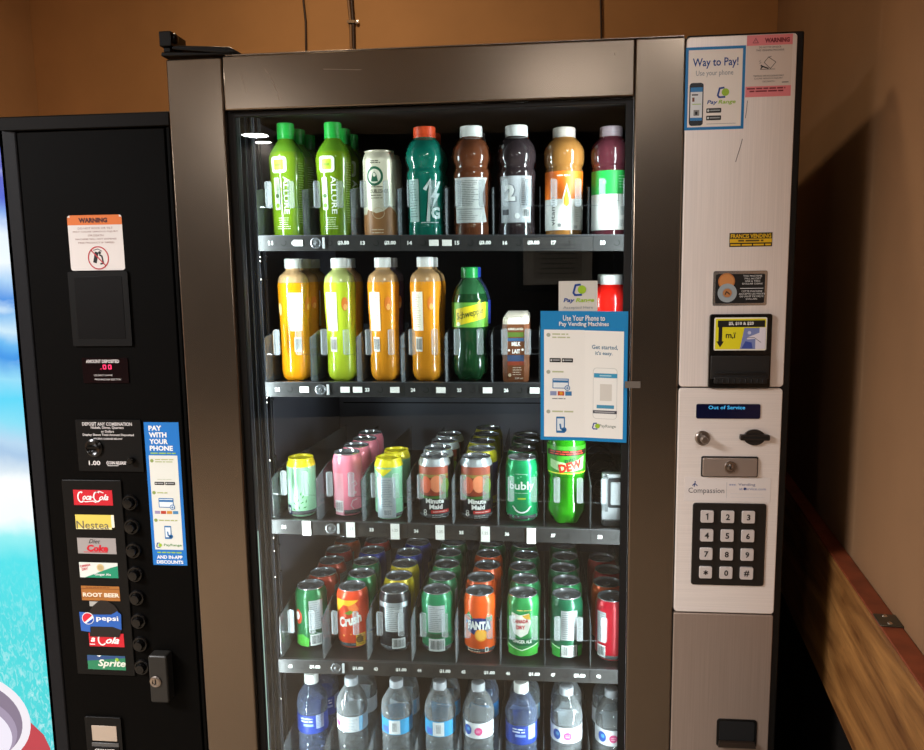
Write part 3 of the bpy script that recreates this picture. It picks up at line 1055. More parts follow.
# lock
mb = MB()
mb.rbox(0.3895, 0.4835, -0.0052, -0.003, 1.1095, 1.1455, 0.003, RUBBER)
mb.rbox(0.3915, 0.4815, -0.0085, -0.0050, 1.1112, 1.1432, 0.003, P('lock_plate_steel', '#a3958b', 0.35, 0.6))
lockp = mb.build('lock_plate', VM, 0.001)
mb = MB()
mb.lathe([(0.0105, 0), (0.0105, 0.002), (0.0095, 0.0032), (0.0075, 0.0032), (0.0070, 0.0015), (0.0058, 0.0015), (0.0055, 0.0035), (0.0035, 0.0040), (0.003, 0.002), (0, 0.002)], NICKEL, 28, fxf(0.4367, 1.1278, -0.0084))
mb.box(0.4358, 0.4376, -0.0112, -0.0103, 1.1250, 1.1306, RUBBER)
mb.build('lock_barrel', lockp)
# maker sticker
s = Sheet()
x0, x1, z0, z1 = 0.3628, 0.5060, 1.0655, 1.1085
NAVY = ink('#2e3f78')
s.text('Compassion', 0.3995, 1.0838, ink('#3c3c46'), 1, h=0.0120, w=0.060)
s.stroke([(0.3760, 1.0935), (0.3800, 1.0975), (0.3845, 1.0930)], 0.0016, NAVY, 1).disc(0.3805, 1.1000, 0.0013, NAVY, 1).stroke([(0.3800, 1.0970), (0.3790, 1.0915)], 0.0016, NAVY, 1)
s.rect(0.4330, 1.0720, 0.4334, 1.1000, GREY, 1)
s.text('www.', 0.4430, 1.0955, ink('#6a78a8'), 1, h=0.0032, w=0.012).text('Vending', 0.4665, 1.0958, NAVY, 1, h=0.0058, w=0.028)
s.text('at-service.com', 0.4760, 1.0888, ink('#5a6aa0'), 1, h=0.0045, w=0.044)
s.disc(0.4635, 1.0888, 0.0024, NAVY, 1)
s.lines(0.440, 0.498, 1.0800, 1.0740, 2, ink('#c9c5c6'), 1, 0.0008, 0.1)
sticker('maker_sticker', s, x0, x1, z0, z1, ink('#d9d0ca'), label='pale sticker reading Compassion')
# keypad
mb = MB()
mb.rbox(0.3775, 0.5000, -0.0055, -0.003, 0.9165, 1.0635, 0.005, P('keypad_black', '#191614', 0.4))
pad = mb.build('keypad', VM, 0.001)
for ri, row in enumerate(('123', '456', '789', '*0#')):
    for ci, ch in enumerate(row):
        kx, kz = 0.4012 + 0.0343 * ci, 1.0405 - 0.0333 * ri
        mb = MB()
        mb.rbox(kx - 0.0107, kx + 0.0107, -0.0095, -0.0055, kz - 0.0107, kz + 0.0107, 0.0025, P('key_steel', '#d4ccc8', 0.35, 0.3))
        s = Sheet()
        if ch == '*':
            for an in (90, 30, 150):
                s.stroke([(kx - 0.0042 * cos(radians(an)), kz - 0.0042 * sin(radians(an))), (kx + 0.0042 * cos(radians(an)), kz + 0.0042 * sin(radians(an)))], 0.0019, ink('#23201f'), 1)
        elif ch == '1':
            s.stroke([(kx - 0.0024, kz + 0.0032), (kx + 0.0006, kz + 0.0050), (kx + 0.0006, kz - 0.0052)], 0.0019, ink('#23201f'), 1)
        else:
            s.text(ch, kx, kz, ink('#23201f'), 1, h=0.0105, bold=0.03)
        s.flat(mb, (0, -0.0096, 0), eps=0.0002)
        mb.build('key', pad, 0.0006)

# ---------------- hinge bracket on top of the door
mb = MB()
BR = P('oily_black_steel', '#070504', 0.3, 0.0, 0.2)
mb.box(-0.5270, -0.5055, -0.004, 0.055, 1.8490, 1.8735, BR)
mb.lathe([(0.009, 0), (0.009, 0.004), (0.006, 0.006), (0, 0.007)], BR, 20, Matrix.Translation((-0.507, 0.010, 1.8640)) @ Matrix.Rotation(pi / 2, 4, 'Y'))
mb.prism([(-0.5265, 1.8335), (-0.402, 1.8315), (-0.402, 1.8345), (-0.500, 1.8395), (-0.5250, 1.8400)], -0.002, 0.060, BR)
mb.prism([(-0.5230, 1.8400), (-0.5100, 1.8400), (-0.5110, 1.8490), (-0.5230, 1.8490)], 0.002, 0.050, BR)
mb.prism([(-0.5060, 1.8490), (-0.4960, 1.8500), (-0.4050, 1.8440), (-0.3880, 1.8345), (-0.4200, 1.8345), (-0.4980, 1.8430), (-0.5060, 1.8440)], -0.002, 0.055, BR)
mb.build('hinge_bracket', VM, 0.0018)

# ---------------- papers taped to the window
def flyer_icon_phone(s, cx, cy, k):
    s.rect(cx - 0.42 * k, cy - 0.8 * k, cx + 0.42 * k, cy + 0.8 * k, ink('#2a6ea8'), 2, 0.08 * k)
    s.rect(cx - 0.32 * k, cy - 0.58 * k, cx + 0.32 * k, cy + 0.62 * k, ink('#dfe8ec'), 3)
    s.stroke([(cx - 0.05 * k, cy + 0.1 * k), (cx + 0.02 * k, cy - 0.35 * k), (cx + 0.4 * k, cy - 0.6 * k)], 0.16 * k, ink('#2a6ea8'), 4)
    s.disc(cx + 0.34 * k, cy - 0.48 * k, 0.24 * k, ink('#2a6ea8'), 4)


def flyer_icon_card(s, cx, cy, k):
    s.rect(cx - k, cy - 0.62 * k, cx + k, cy + 0.62 * k, ink('#2a6ea8'), 2, 0.08 * k)
    s.rect(cx - 0.9 * k, cy - 0.52 * k, cx + 0.9 * k, cy + 0.12 * k, ink('#e4ebec'), 3)
    s.rect(cx - 0.9 * k, cy + 0.40 * k, cx + 0.9 * k, cy + 0.5 * k, ink('#e4ebec'), 3)
    s.disc(cx + 0.82 * k, cy - 0.55 * k, 0.34 * k, ink('#2a6ea8'), 4).disc(cx + 0.82 * k, cy - 0.55 * k, 0.24 * k, ink('#e4ebec'), 5)
    s.rect(cx + 0.66 * k, cy - 0.6 * k, cx + 0.98 * k, cy - 0.5 * k, ink('#2a6ea8'), 6).rect(cx + 0.77 * k, cy - 0.71 * k, cx + 0.87 * k, cy - 0.39 * k, ink('#2a6ea8'), 6)


def small_badges(s, x0, x1, z, h):
    xm = (x0 + x1) / 2
    for a, b in ((x0, xm - 0.0008), (xm + 0.0008, x1)):
        s.rect(a, z - h / 2, b, z + h / 2, INK, 2, h * 0.15)
        s.rect(a + (b - a) * 0.28, z - h * 0.12, b - (b - a) * 0.1, z + h * 0.2, ink('#a0a2a0'), 3)
        s.disc(a + (b - a) * 0.15, z, h * 0.22, ink('#d0d2d0'), 3)


x0, x1, z0, z1 = 0.1172, 0.2648, 1.1690, 1.3938
PY = 0.0085
poster = thing('payment_poster', 'creased blue-bordered paper poster taped over the window', 'poster', ((x0 + x1) / 2, PY, z0))
mb = MB()
xm = 0.1920
PBLUE, PWH = ink('#1a82bc'), ink('#f0eee6')
# two leaves meeting at a shallow crease
mb.add([(x0, PY, z0), (xm, PY + 0.0012, z0 - 0.0015), (x1, PY - 0.0015, z0 - 0.004), (x1, PY - 0.0015, z1 - 0.002), (xm, PY + 0.0012, z1 - 0.001), (x0, PY, z1),
        (x0, PY + 0.0004, z0), (xm, PY + 0.0016, z0 - 0.0015), (x1, PY - 0.0011, z0 - 0.004), (x1, PY - 0.0011, z1 - 0.002), (xm, PY + 0.0016, z1 - 0.001), (x0, PY + 0.0004, z1)],
       [(0, 1, 4, 5), (1, 2, 3, 4), (6, 11, 10, 7), (7, 10, 9, 8), (0, 5, 11, 6), (2, 8, 9, 3), (5, 4, 10, 11), (4, 3, 9, 10), (1, 0, 6, 7), (2, 1, 7, 8)], PBLUE)
L_ = Sheet()
wl = xm - x0
L_.rect(0.006, 0.006, wl, 0.1930, PWH, 1)
L_.disc(0.0135, 0.1840, 0.0034, ink('#a9ac9a'), 2).lines(0.020, 0.052, 0.1855, 0.1800, 2, ink('#b9bf94'), 2, 0.0022, 0.2)
small_badges(L_, 0.0155, 0.0555, 0.1405, 0.0072)
L_.disc(0.0135, 0.1200, 0.0034, ink('#a9ac9a'), 2).lines(0.020, 0.042, 0.1205, 0.1205, 1, ink('#b9bf94'), 2, 0.0026, 0.1)
flyer_icon_card(L_, 0.0345, 0.1000, 0.0140)
for i, c in enumerate(('#8a94b8', '#c0402c', '#3a78a8')):
    L_.rect(0.0165 + i * 0.0130, 0.0790, 0.0275 + i * 0.0130, 0.0865, ink(c), 2)
L_.disc(0.0355, 0.0828, 0.0030, ink('#d8942c'), 3)
L_.lines(0.020, 0.044, 0.0735, 0.0735, 1, ink('#7a7a78'), 2, 0.0016, 0.1)
L_.disc(0.0135, 0.0505, 0.0034, ink('#a9ac9a'), 2).lines(0.020, 0.060, 0.0510, 0.0510, 1, ink('#b9bf94'), 2, 0.0026, 0.1)
flyer_icon_phone(L_, 0.0345, 0.0275, 0.0180)
R_ = Sheet()
wr = x1 - xm
R_.rect(0.0, 0.006, wr - 0.0065, 0.1925, PWH, 1)
R_.text('Get started,', 0.0345, 0.1640, ink('#5a8098'), 2, h=0.0085, w=0.044, bold=0.02)
R_.text("it's easy.", 0.0330, 0.1535, ink('#5a8098'), 2, h=0.0085, w=0.029, bold=0.02)
R_.rect(0.0150, 0.0400, 0.0560, 0.1290, ink('#c9c9c2'), 2, 0.006).rect(0.0158, 0.0408, 0.0552, 0.1282, ink('#f0efe8'), 3, 0.0055)
R_.rect(0.0165, 0.1120, 0.0560, 0.1195, ink('#3a96bc'), 4).rect(0.026, 0.1145, 0.046, 0.1168, ink('#a8d0dc'), 5)
R_.rect(0.0270, 0.0720, 0.0470, 0.1010, ink('#d6d2c8'), 4).rect(0.0215, 0.0585, 0.0510, 0.0645, ink('#4a94b4'), 4)
R_.rect(0.0150, 0.0495, 0.0560, 0.0550, ink('#4a4a52'), 4)
R_.rect(0.0180, 0.0512, 0.0520, 0.0533, ink('#a8a8a8'), 5)
pay_mark(R_, 0.0210, 0.0270, 0.0100)
R_.text('PayRange', 0.0405, 0.0270, ink('#8f958c'), 2, h=0.0068, w=0.028, bold=0.02)
T_ = Sheet()
T_.text('Use Your Phone to', 0.0735, 0.2130, WHITE, 2, h=0.0095, w=0.071, bold=0.02)
T_.text('Pay Vending Machines', 0.0735, 0.2020, WHITE, 2, h=0.0095, w=0.084, bold=0.02)
UL = Vector((wl, 0.0012, -0.0015)).normalized()
L_.flat(mb, (x0, PY - 0.0001, z0), UL, (0, 0, 1), 0.00012)
UR = Vector((wr, -0.0027, -0.0025)).normalized()
R_.flat(mb, (xm, PY + 0.0011, z0 - 0.0015), UR, (0, 0, 1), 0.00012)
T_.flat(mb, (x0, PY - 0.0016, z0), (1, 0, -0.012), (0, 0, 1), 0.00012)
mb.build('sheet', poster)
mb = MB()
mb.box(0.2600, 0.2860, -0.0012, -0.0004, 1.2620, 1.2735, P('matt_tape', '#6d655c', 0.35))
mb.build('tape', poster, label='strip of matt tape')

x0, x1 = 0.1480, 0.2135
card = thing('payment_card', 'small white card tucked behind the top of the blue-bordered poster', 'card', ((x0 + x1) / 2, 0.0125, 1.36))
mb = MB()
mb.box(x0, x1, 0.0122, 0.0127, 1.3600, 1.4440, ink('#cfccc2'))
s = Sheet()
pay_mark(s, 0.1835, 1.4290, 0.0170)
s.text('Pay', 0.1655, 1.4105, DKBLUE, 2, h=0.0090, w=0.0190, bold=0.03, shear=0.2)
s.text('Range', 0.1925, 1.4105, LIME, 2, h=0.0090, w=0.0310, bold=0.03, shear=0.2)
s.text('Accepted Here', 0.1810, 1.3985, GREY, 2, h=0.0062, w=0.050)
s.flat(mb, (0, 0.0121, 0), eps=0.0002)
mb.build('sheet', card)

# ------------------------------------------------------------------ black soda machine beside it
SM = thing('soda_vending_machine', 'black soda vending machine with a lit seaside sign and a column of round buttons', 'vending machine', (-1.0, 0.45, 0.0))
LY = 0.060
SX0, SX1 = -1.4500, -0.5485
mb = MB()
mb.box(SX0, SX1, LY + 0.035, 0.86, 0.06, 1.7565, BLACK)
mb.build('cabinet', SM, 0.004)
for fx_, fy_ in ((-1.40, 0.14), (-0.60, 0.14), (-1.40, 0.80), (-0.60, 0.80)):
    mb = MB()
    mb.lathe([(0, 0), (0.025, 0), (0.025, 0.012), (0.012, 0.016), (0.012, 0.06), (0, 0.06)], RUBBER, 20, Matrix.Translation((fx_, fy_, 0)))
    mb.build('foot', SM)
mb = MB()
mb.box(SX0, SX1, LY + 0.004, LY + 0.034, 1.7295, 1.7565, P('dark_brown_trim', '#0f0b08', 0.55, 0, 0.1))
mb.build('top_trim', SM, 0.003)
mb = MB()
mb.box(-0.8420, -0.5580, LY, LY + 0.034, 0.10, 1.7270, BLACK)
mb.build('door_panel', SM, 0.002)
mb = MB()
mb.box(-0.5565, SX1, LY + 0.002, LY + 0.034, 0.10, 1.7285, BLACK)
mb.build('door_edge', SM, 0.002)
mb = MB()
mb.prism([(-0.872, 0.10), (-0.8425, 0.10), (-0.8425, 1.7280), (-0.872, 1.7280)], LY - 0.002, LY + 0.034, CHARCOAL)
mb.prism([(SX0, 0.10), (SX0 + 0.03, 0.10), (SX0 + 0.03, 1.7280), (SX0, 1.7280)], LY - 0.002, LY + 0.034, CHARCOAL)
mb.box(SX0 + 0.03, -0.872, LY - 0.002, LY + 0.034, 1.7040, 1.7280, CHARCOAL)
mb.box(SX0 + 0.03, -0.872, LY - 0.002, LY + 0.034, 0.10, 0.30, CHARCOAL)
mb.build('sign_frame', SM, 0.003, label='charcoal frame round the lit sign')

# backlit print: sky, clouds, white sand and turquoise shallows
SEA = bpy.data.materials.new('backlit_seaside_print')
SEA.use_nodes = True
nt, N, L, b = nodes_of(SEA)
tc = N.new('ShaderNodeTexCoord')
sep = N.new('ShaderNodeSeparateXYZ')
L.new(tc.outputs['Object'], sep.inputs[0])
nz = N.new('ShaderNodeTexNoise')
nz.inputs['Scale'].default_value = 9
nz.inputs['Detail'].default_value = 5
L.new(tc.outputs['Object'], nz.inputs['Vector'])
hz = N.new('ShaderNodeMath')
hz.operation = 'MULTIPLY_ADD'
hz.inputs[1].default_value = 0.07
L.new(nz.outputs[0], hz.inputs[0])
L.new(sep.outputs['Z'], hz.inputs[2])
mr = N.new('ShaderNodeMapRange')
mr.inputs['From Min'].default_value = 0.365
mr.inputs['From Max'].default_value = 1.765
L.new(hz.outputs[0], mr.inputs['Value'])
cr = N.new('ShaderNodeValToRGB')
e = cr.color_ramp.elements
zst = [(0.33, '#10c4cc'), (0.61, '#16d2d6'), (0.77, '#18d4dc'), (0.895, '#2cdce6'), (0.950, '#8cecf0'), (0.985, '#f2fdff'), (1.065, '#fbffff'), (1.080, '#d5e4f0'), (1.110, '#a3c3e4'),
       (1.135, '#b4d4ee'), (1.175, '#7fdcf4'), (1.225, '#4fd4f6'), (1.265, '#8fdaf6'), (1.310, '#1f8ce4'), (1.335, '#5cb4f0'), (1.360, '#cfeaf8'), (1.385, '#8fc4f0'), (1.410, '#2f86e0'),
       (1.450, '#a9d0f4'), (1.490, '#f0f8fd'), (1.545, '#e6f2fc'), (1.580, '#7aa4e8'), (1.610, '#3550cc'), (1.66, '#3f3fb8'), (1.73, '#4a63d0')]
stops = [((z_ - 0.33) / 1.40, c_) for z_, c_ in zst]
e[0].position, e[0].color = stops[0][0], lin(stops[0][1])
e[1].position, e[1].color = stops[-1][0], lin(stops[-1][1])
for p_, c_ in stops[1:-1]:
    q_ = e.new(p_)
    q_.color = lin(c_)
L.new(mr.outputs[0], cr.inputs[0])
# clouds above, ripples below
cl = N.new('ShaderNodeTexNoise')
cl.inputs['Scale'].default_value = 6.5
cl.inputs['Detail'].default_value = 6
mp = N.new('ShaderNodeMapping')
mp.inputs['Scale'].default_value = (1.0, 1, 2.0)
L.new(tc.outputs['Object'], mp.inputs[0])
L.new(mp.outputs[0], cl.inputs['Vector'])
clr = N.new('ShaderNodeMapRange')
clr.inputs['From Min'].default_value = 0.58
clr.inputs['From Max'].default_value = 0.80
L.new(cl.outputs[0], clr.inputs['Value'])
sky = N.new('ShaderNodeMapRange')
sky.inputs['From Min'].default_value = 1.26
sky.inputs['From Max'].default_value = 1.36
L.new(sep.outputs['Z'], sky.inputs['Value'])
m1 = N.new('ShaderNodeMath')
m1.operation = 'MULTIPLY'
L.new(clr.outputs[0], m1.inputs[0])
L.new(sky.outputs[0], m1.inputs[1])
rp = N.new('ShaderNodeTexNoise')
rp.inputs['Scale'].default_value = 85
rp.inputs['Detail'].default_value = 4
rp.inputs['Distortion'].default_value = 1.2
mp2 = N.new('ShaderNodeMapping')
mp2.inputs['Rotation'].default_value = (0, 0.6, 0)
mp2.inputs['Scale'].default_value = (1.4, 1, 0.7)
L.new(tc.outputs['Object'], mp2.inputs[0])
L.new(mp2.outputs[0], rp.inputs['Vector'])
rpr = N.new('ShaderNodeMapRange')
rpr.inputs['From Min'].default_value = 0.48
rpr.inputs['From Max'].default_value = 0.95
L.new(rp.outputs[0], rpr.inputs['Value'])
sea = N.new('ShaderNodeMapRange')
sea.inputs['From Min'].default_value = 0.92
sea.inputs['From Max'].default_value = 0.62
L.new(sep.outputs['Z'], sea.inputs['Value'])
m2 = N.new('ShaderNodeMath')
m2.operation = 'MULTIPLY'
L.new(rpr.outputs[0], m2.inputs[0])
L.new(sea.outputs[0], m2.inputs[1])
mxa = N.new('ShaderNodeMath')
mxa.operation = 'MAXIMUM'
L.new(m1.outputs[0], mxa.inputs[0])
L.new(m2.outputs[0], mxa.inputs[1])
mix = N.new('ShaderNodeMix')
mix.data_type = 'RGBA'
L.new(mxa.outputs[0], mix.inputs[0])
L.new(cr.outputs[0], mix.inputs[6])
mix.inputs[7].default_value = lin('#e9fbff')
b.inputs['Base Color'].default_value = (0.02, 0.03, 0.03, 1)
L.new(mix.outputs[2], b.inputs['Emission Color'])
b.inputs['Emission Strength'].default_value = 1.0
b.inputs['Roughness'].default_value = 0.3
mb = MB()
mb.box(SX0 + 0.028, -0.8705, LY + 0.012, LY + 0.018, 0.298, 1.706, SEA)
# the printed drinks cup at the foot of the sign
s = Sheet()
gw, gr, gp = glow('#f2eef4', 1.0), glow('#d22a40', 0.8), glow('#9a8aa4', 0.8)
s.poly([(-1.19, 0.30), (-0.885, 0.30), (-0.893, 0.495), (-0.905, 0.525), (-0.940, 0.560), (-1.15, 0.580)], gr, 1)
s.disc(-1.062, 0.552, 0.131, glow('#f0eaf2', 1.0), 2, 0.104, 48)
s.disc(-1.066, 0.550, 0.117, glow('#8d7d98', 0.8), 3, 0.090, 48)
s.disc(-1.070, 0.530, 0.108, glow('#a798b4', 0.9), 4, 0.076, 48)
s.disc(-1.074, 0.518, 0.100, glow('#eee8f6', 1.0), 5, 0.070, 48)
s.flat(mb, (0, LY + 0.012, 0))
mb.build('lit_sign', SM, label='backlit blue sky, sand and turquoise sea print')

LF = LY - 0.0001
# warning sticker
s = Sheet()
x0, x1, z0, z1 = -0.7565, -0.6505, 1.4735, 1.5750
ORG = ink('#d8702c')
s.rect(x0, 1.5570, x1, z1 - 0.004, ORG, 1)
s.rect(x0 + 0.005, 1.571, x1 - 0.005, z1, ORG, 1)
s.text('WARNING', (x0 + x1) / 2 - 0.003, 1.5655, ink('#4a1a10'), 2, h=0.0090, w=0.056, bold=0.06)
TX = ink('#7c3a34')
for i, (t_, w_, h_) in enumerate((('DO NOT ROCK OR TILT', 0.068, .0036), ('MAY CAUSE SERIOUS INJURY', 0.088, .0036), ('OR DEATH', 0.030, .0036), ('MACHINE WILL NOT DISPENSE', 0.080, .0030), ('FREE PRODUCT IF TIPPED', 0.070, .0030))):
    s.text(t_, (x0 + x1) / 2 - 0.001 + 0.0015, 1.5510 - i * 0.0066, TX, 1, h=h_, w=w_)
cx, cz = -0.7010, 1.4965
s.poly([(cx - 0.011, cz - 0.008), (cx - 0.004, cz - 0.010), (cx + 0.001, cz + 0.010), (cx - 0.006, cz + 0.012)], INK, 1)
s.stroke([(cx + 0.003, cz - 0.011), (cx + 0.009, cz - 0.010), (cx + 0.007, cz + 0.003), (cx + 0.002, cz + 0.006)], 0.0030, INK, 1)
s.disc(cx + 0.003, cz + 0.0095, 0.0028, INK, 1)
s.stroke([(cx - 0.009, cz + 0.014), (cx, cz + 0.0165), (cx + 0.008, cz + 0.012)], 0.0014, INK, 1)
s.arc(cx, cz, 0.0195, 0.0205, 0, 360, 0.0022, ink('#b8323a'), 2, 30)
s.stroke([(cx - 0.0135, cz + 0.0145), (cx + 0.0135, cz - 0.0145)], 0.0022, ink('#b8323a'), 2)
sticker('warning_sticker', s, x0, x1, z0, z1, ink('#ded7d2'), LF, 0.005, SM, label='orange and white WARNING sticker')
# blanked bill plate
mb = MB()
mb.rbox(-0.7625, -0.6450, LY - 0.004, LY, 1.3320, 1.4715, 0.003, P('plate_black', '#0b0a09', 0.45, 0, 0.2))
mb.box(-0.7505, -0.6565, LY - 0.0045, LY - 0.0038, 1.3460, 1.4620, P('inset_black', '#070606', 0.4, 0, 0.2))
mb.build('blank_plate', SM, 0.0012)
# amount display
mb = MB()
mb.rbox(-0.7485, -0.6580, LY - 0.002, LY, 1.2615, 1.3095, 0.002, P('display_smoke', '#150a0b', 0.15))
s = Sheet()
TW = ink('#cfc9c6')
s.text('AMOUNT DEPOSITED', -0.7075, 1.3030, TW, 1, h=0.0066, w=0.066, bold=0.03)
RED7 = glow('#ff2a60', 2.2)
for dx in (0.0, 0.0105):
    s.rect(-0.7075 + dx, 1.2880, -0.7010 + dx, 1.2965, RED7, 1, 0.001)
    s.rect(-0.7060 + dx, 1.2895, -0.7025 + dx, 1.2950, P('display_smoke', '#150a0b', 0.15), 2)
s.disc(-0.7115, 1.2885, 0.0009, RED7, 1)
s.text('USE EXACT CHANGE', -0.7080, 1.2765, TW, 1, h=0.0032, w=0.037)
s.text('MAKE ANOTHER SELECTION', -0.6995, 1.2685, TW, 1, h=0.0034, w=0.052)
s.flat(mb, (0, LY - 0.0021, 0), eps=0.0002)
mb.build('amount_display', SM, label='dark display with red digits')
# instructions and coin entry
mb = MB()
mb.rbox(-0.7715, -0.6405, LY - 0.003, LY, 1.0895, 1.1905, 0.002, P('plate_black', '#0b0a09', 0.45, 0, 0.2))
s = Sheet()
for i, (t_, w_, h_) in enumerate((('DEPOSIT ANY COMBINATION', 0.100, .0068), ('Nickels, Dimes, Quarters', 0.066, .0058), ('or Dollars', 0.026, .0048), ('Display Shows Total Amount Deposited', 0.103, .0058), ('RECEIVE CHANGE BELOW', 0.058, .0036))):
    s.text(t_, -0.7075 if i != 3 else -0.7065, 1.1825 - i * 0.0072, TW, 1, h=h_, w=w_, bold=0.02)
s.text('1.00', -0.7385, 1.1060, TW, 1, h=0.0092, w=0.0235, bold=0.03)
s.text('COIN RELEASE', -0.6930, 1.1065, TW, 1, h=0.0062, w=0.0370, bold=0.04, shear=0.25)
s.stroke([(-0.7115, 1.1105), (-0.7140, 1.1060), (-0.7110, 1.1010), (-0.6900, 1.1010)], 0.0012, TW, 1)
s.flat(mb, (0, LY - 0.0031, 0), eps=0.0002)
xf = Matrix.Translation((-0.7365, LY - 0.003, 1.1360)) @ Matrix.Rotation(pi / 2, 4, 'X')
mb.lathe([(0.0175, 0), (0.0175, 0.003), (0.014, 0.005), (0.010, 0.002), (0, 0.001)], GLOSSBLACK, 28, xf)
mb.box(-0.7480, -0.7250, LY - 0.0085, LY - 0.003, 1.1350, 1.1390, GLOSSBLACK)
mb.lathe([(0.007, 0), (0.007, 0.008), (0.005, 0.010), (0, 0.010)], GLOSSBLACK, 20, Matrix.Translation((-0.6630, LY - 0.003, 1.1120)) @ Matrix.Rotation(pi / 2, 4, 'X'))
mb.build('coin_entry', SM, 0.0006)
# pay-with-phone strip
s = Sheet()
x0, x1, z0, z1 = -0.6355, -0.5665, 0.9025, 1.1860
w = x1 - x0
xc = (x0 + x1) / 2
for i, (t_, w_) in enumerate((('PAY', 0.026), ('WITH', 0.035), ('YOUR', 0.037), ('PHONE', 0.046))):
    s.text(t_, x0 + 0.009, 1.1745 - i * 0.0130, WHITE, 1, h=0.0100, w=w_, align='l', bold=0.04)
s.lines(x0 + 0.010, x1 - 0.009, 1.1258, 1.1257, 1, LIME, 1, 0.0022, 0.0)
s.rect(x0 + 0.006, 0.9340, x1 - 0.006, 1.1215, ink('#dcdcd2'), 1)
s.disc(x0 + 0.0115, 1.1110, 0.0034, ink('#8a9c58'), 2).lines(x0 + 0.018, x1 - 0.011, 1.1135, 1.1090, 2, ink('#a8b070'), 2, 0.0019, 0.2)
small_badges(s, x0 + 0.014, x1 - 0.014, 1.0665, 0.0062)
s.lines(x0 + 0.02, x1 - 0.02, 1.0745, 1.0745, 1, ink('#c0c4b0'), 2, 0.0014, 0.0)
s.disc(x0 + 0.0115, 1.0480, 0.0034, ink('#8a9c58'), 2).lines(x0 + 0.018, x0 + 0.040, 1.0480, 1.0480, 1, ink('#a8b070'), 2, 0.0022, 0.1)
flyer_icon_card(s, xc, 1.0280, 0.0150)
for i, c in enumerate(('#9a8cae', '#b8402c', '#c88a34', '#4a86b0')):
    s.rect(xc - 0.024 + i * 0.0122, 1.0060, xc - 0.0135 + i * 0.0122, 1.0120, ink(c), 2)
s.disc(x0 + 0.0115, 0.9930, 0.0034, ink('#8a9c58'), 2).lines(x0 + 0.018, x1 - 0.012, 0.9930, 0.9930, 1, ink('#a8b070'), 2, 0.0022, 0.1)
flyer_icon_phone(s, xc, 0.9690, 0.0165)
pay_mark(s, x0 + 0.015, 0.9430, 0.0085)
s.text('PayRange', xc + 0.008, 0.9430, ink('#5a8c50'), 2, h=0.0062, w=0.036, bold=0.02)
s.lines(x0 + 0.010, x1 - 0.010, 0.9283, 0.9282, 1, LIME, 1, 0.0024, 0.0)
s.text('AND IN-APP', xc, 0.9190, WHITE, 1, h=0.0072, w=0.052, bold=0.04)
s.text('DISCOUNTS', xc, 0.9090, WHITE, 1, h=0.0072, w=0.054, bold=0.04)
sticker('phone_payment_strip', s, x0, x1, z0, z1, ink('#1c72c0'), LF, 0, SM, label='blue strip reading PAY WITH YOUR PHONE')
# selection strip
mb = MB()
mb.rbox(-0.8100, -0.6880, LY - 0.003, LY, 0.6700, 1.0720, 0.003, P('plate_black', '#0b0a09', 0.45, 0, 0.2))
strip = mb.build('selection_plate', SM, 0.0012)


def brand_card(z, h, base, art, x0=-0.7870, x1=-0.7075, label=None):
    s = Sheet()
    art(s, x0, x1, z - h / 2, z + h / 2)
    o = sticker('selection_card', s, x0, x1, z - h / 2, z + h / 2, ink(base), LY - 0.0032, 0, strip, label=label)
    return o


def art_cola(s, x0, x1, z0, z1):
    xc, zc, k = (x0 + x1) / 2, (z0 + z1) / 2, WHITE
    s.arc(x0 + 0.0155, zc + 0.001, 0.0065, 0.0100, 60, 320, 0.0026, k, 1)
    s.stroke([(x0 + 0.0195, zc - 0.0060), (x0 + 0.024, zc - 0.0085), (xc, zc - 0.0068), (xc + 0.006, zc - 0.0100)], 0.0018, k, 1)
    s.text('oca', x0 + 0.0275, zc - 0.0005, k, 1, h=0.0088, w=0.0185, bold=0.03, shear=0.45)
    s.text('-', x0 + 0.0385, zc + 0.001, k, 1, h=0.0018, w=0.003)
    s.arc(x0 + 0.0485, zc + 0.002, 0.0070, 0.0098, 50, 320, 0.0026, k, 1)
    s.text('ola', x0 + 0.0620, zc + 0.001, k, 1, h=0.0120, w=0.0190, bold=0.03, shear=0.45)
    s.stroke([(x0 + 0.046, zc + 0.0115), (x0 + 0.054, zc + 0.0128), (x0 + 0.062, zc + 0.0095)], 0.0018, k, 1)


def art_tea(s, x0, x1, z0, z1):
    s.poly([(x0, z0), (x1, z0), (x1, z0 + 0.004), (x0, z0 + 0.002)], ink('#e8dca0'), 1).rect(x1 - 0.006, z0, x1, z1, ink('#e6e0cc'), 1)
    s.text('Nestea', (x0 + x1) / 2 - 0.005, z0 + 0.0085, ink('#6a6258'), 2, h=0.0160, w=0.066)


def art_diet(s, x0, x1, z0, z1):
    xc = (x0 + x1) / 2
    s.text('Diet', xc - 0.004, z1 - 0.0065, ink('#2a2426'), 2, h=0.0085, w=0.024, shear=0.4)
    s.text('Coke', xc + 0.001, z0 + 0.0115, ink('#c81e2e'), 2, h=0.0140, w=0.044, bold=0.05, shear=0.15)
    s.rect(x0 + 0.012, z0 + 0.003, x1 - 0.018, z0 + 0.0042, ink('#c81e2e'), 2)


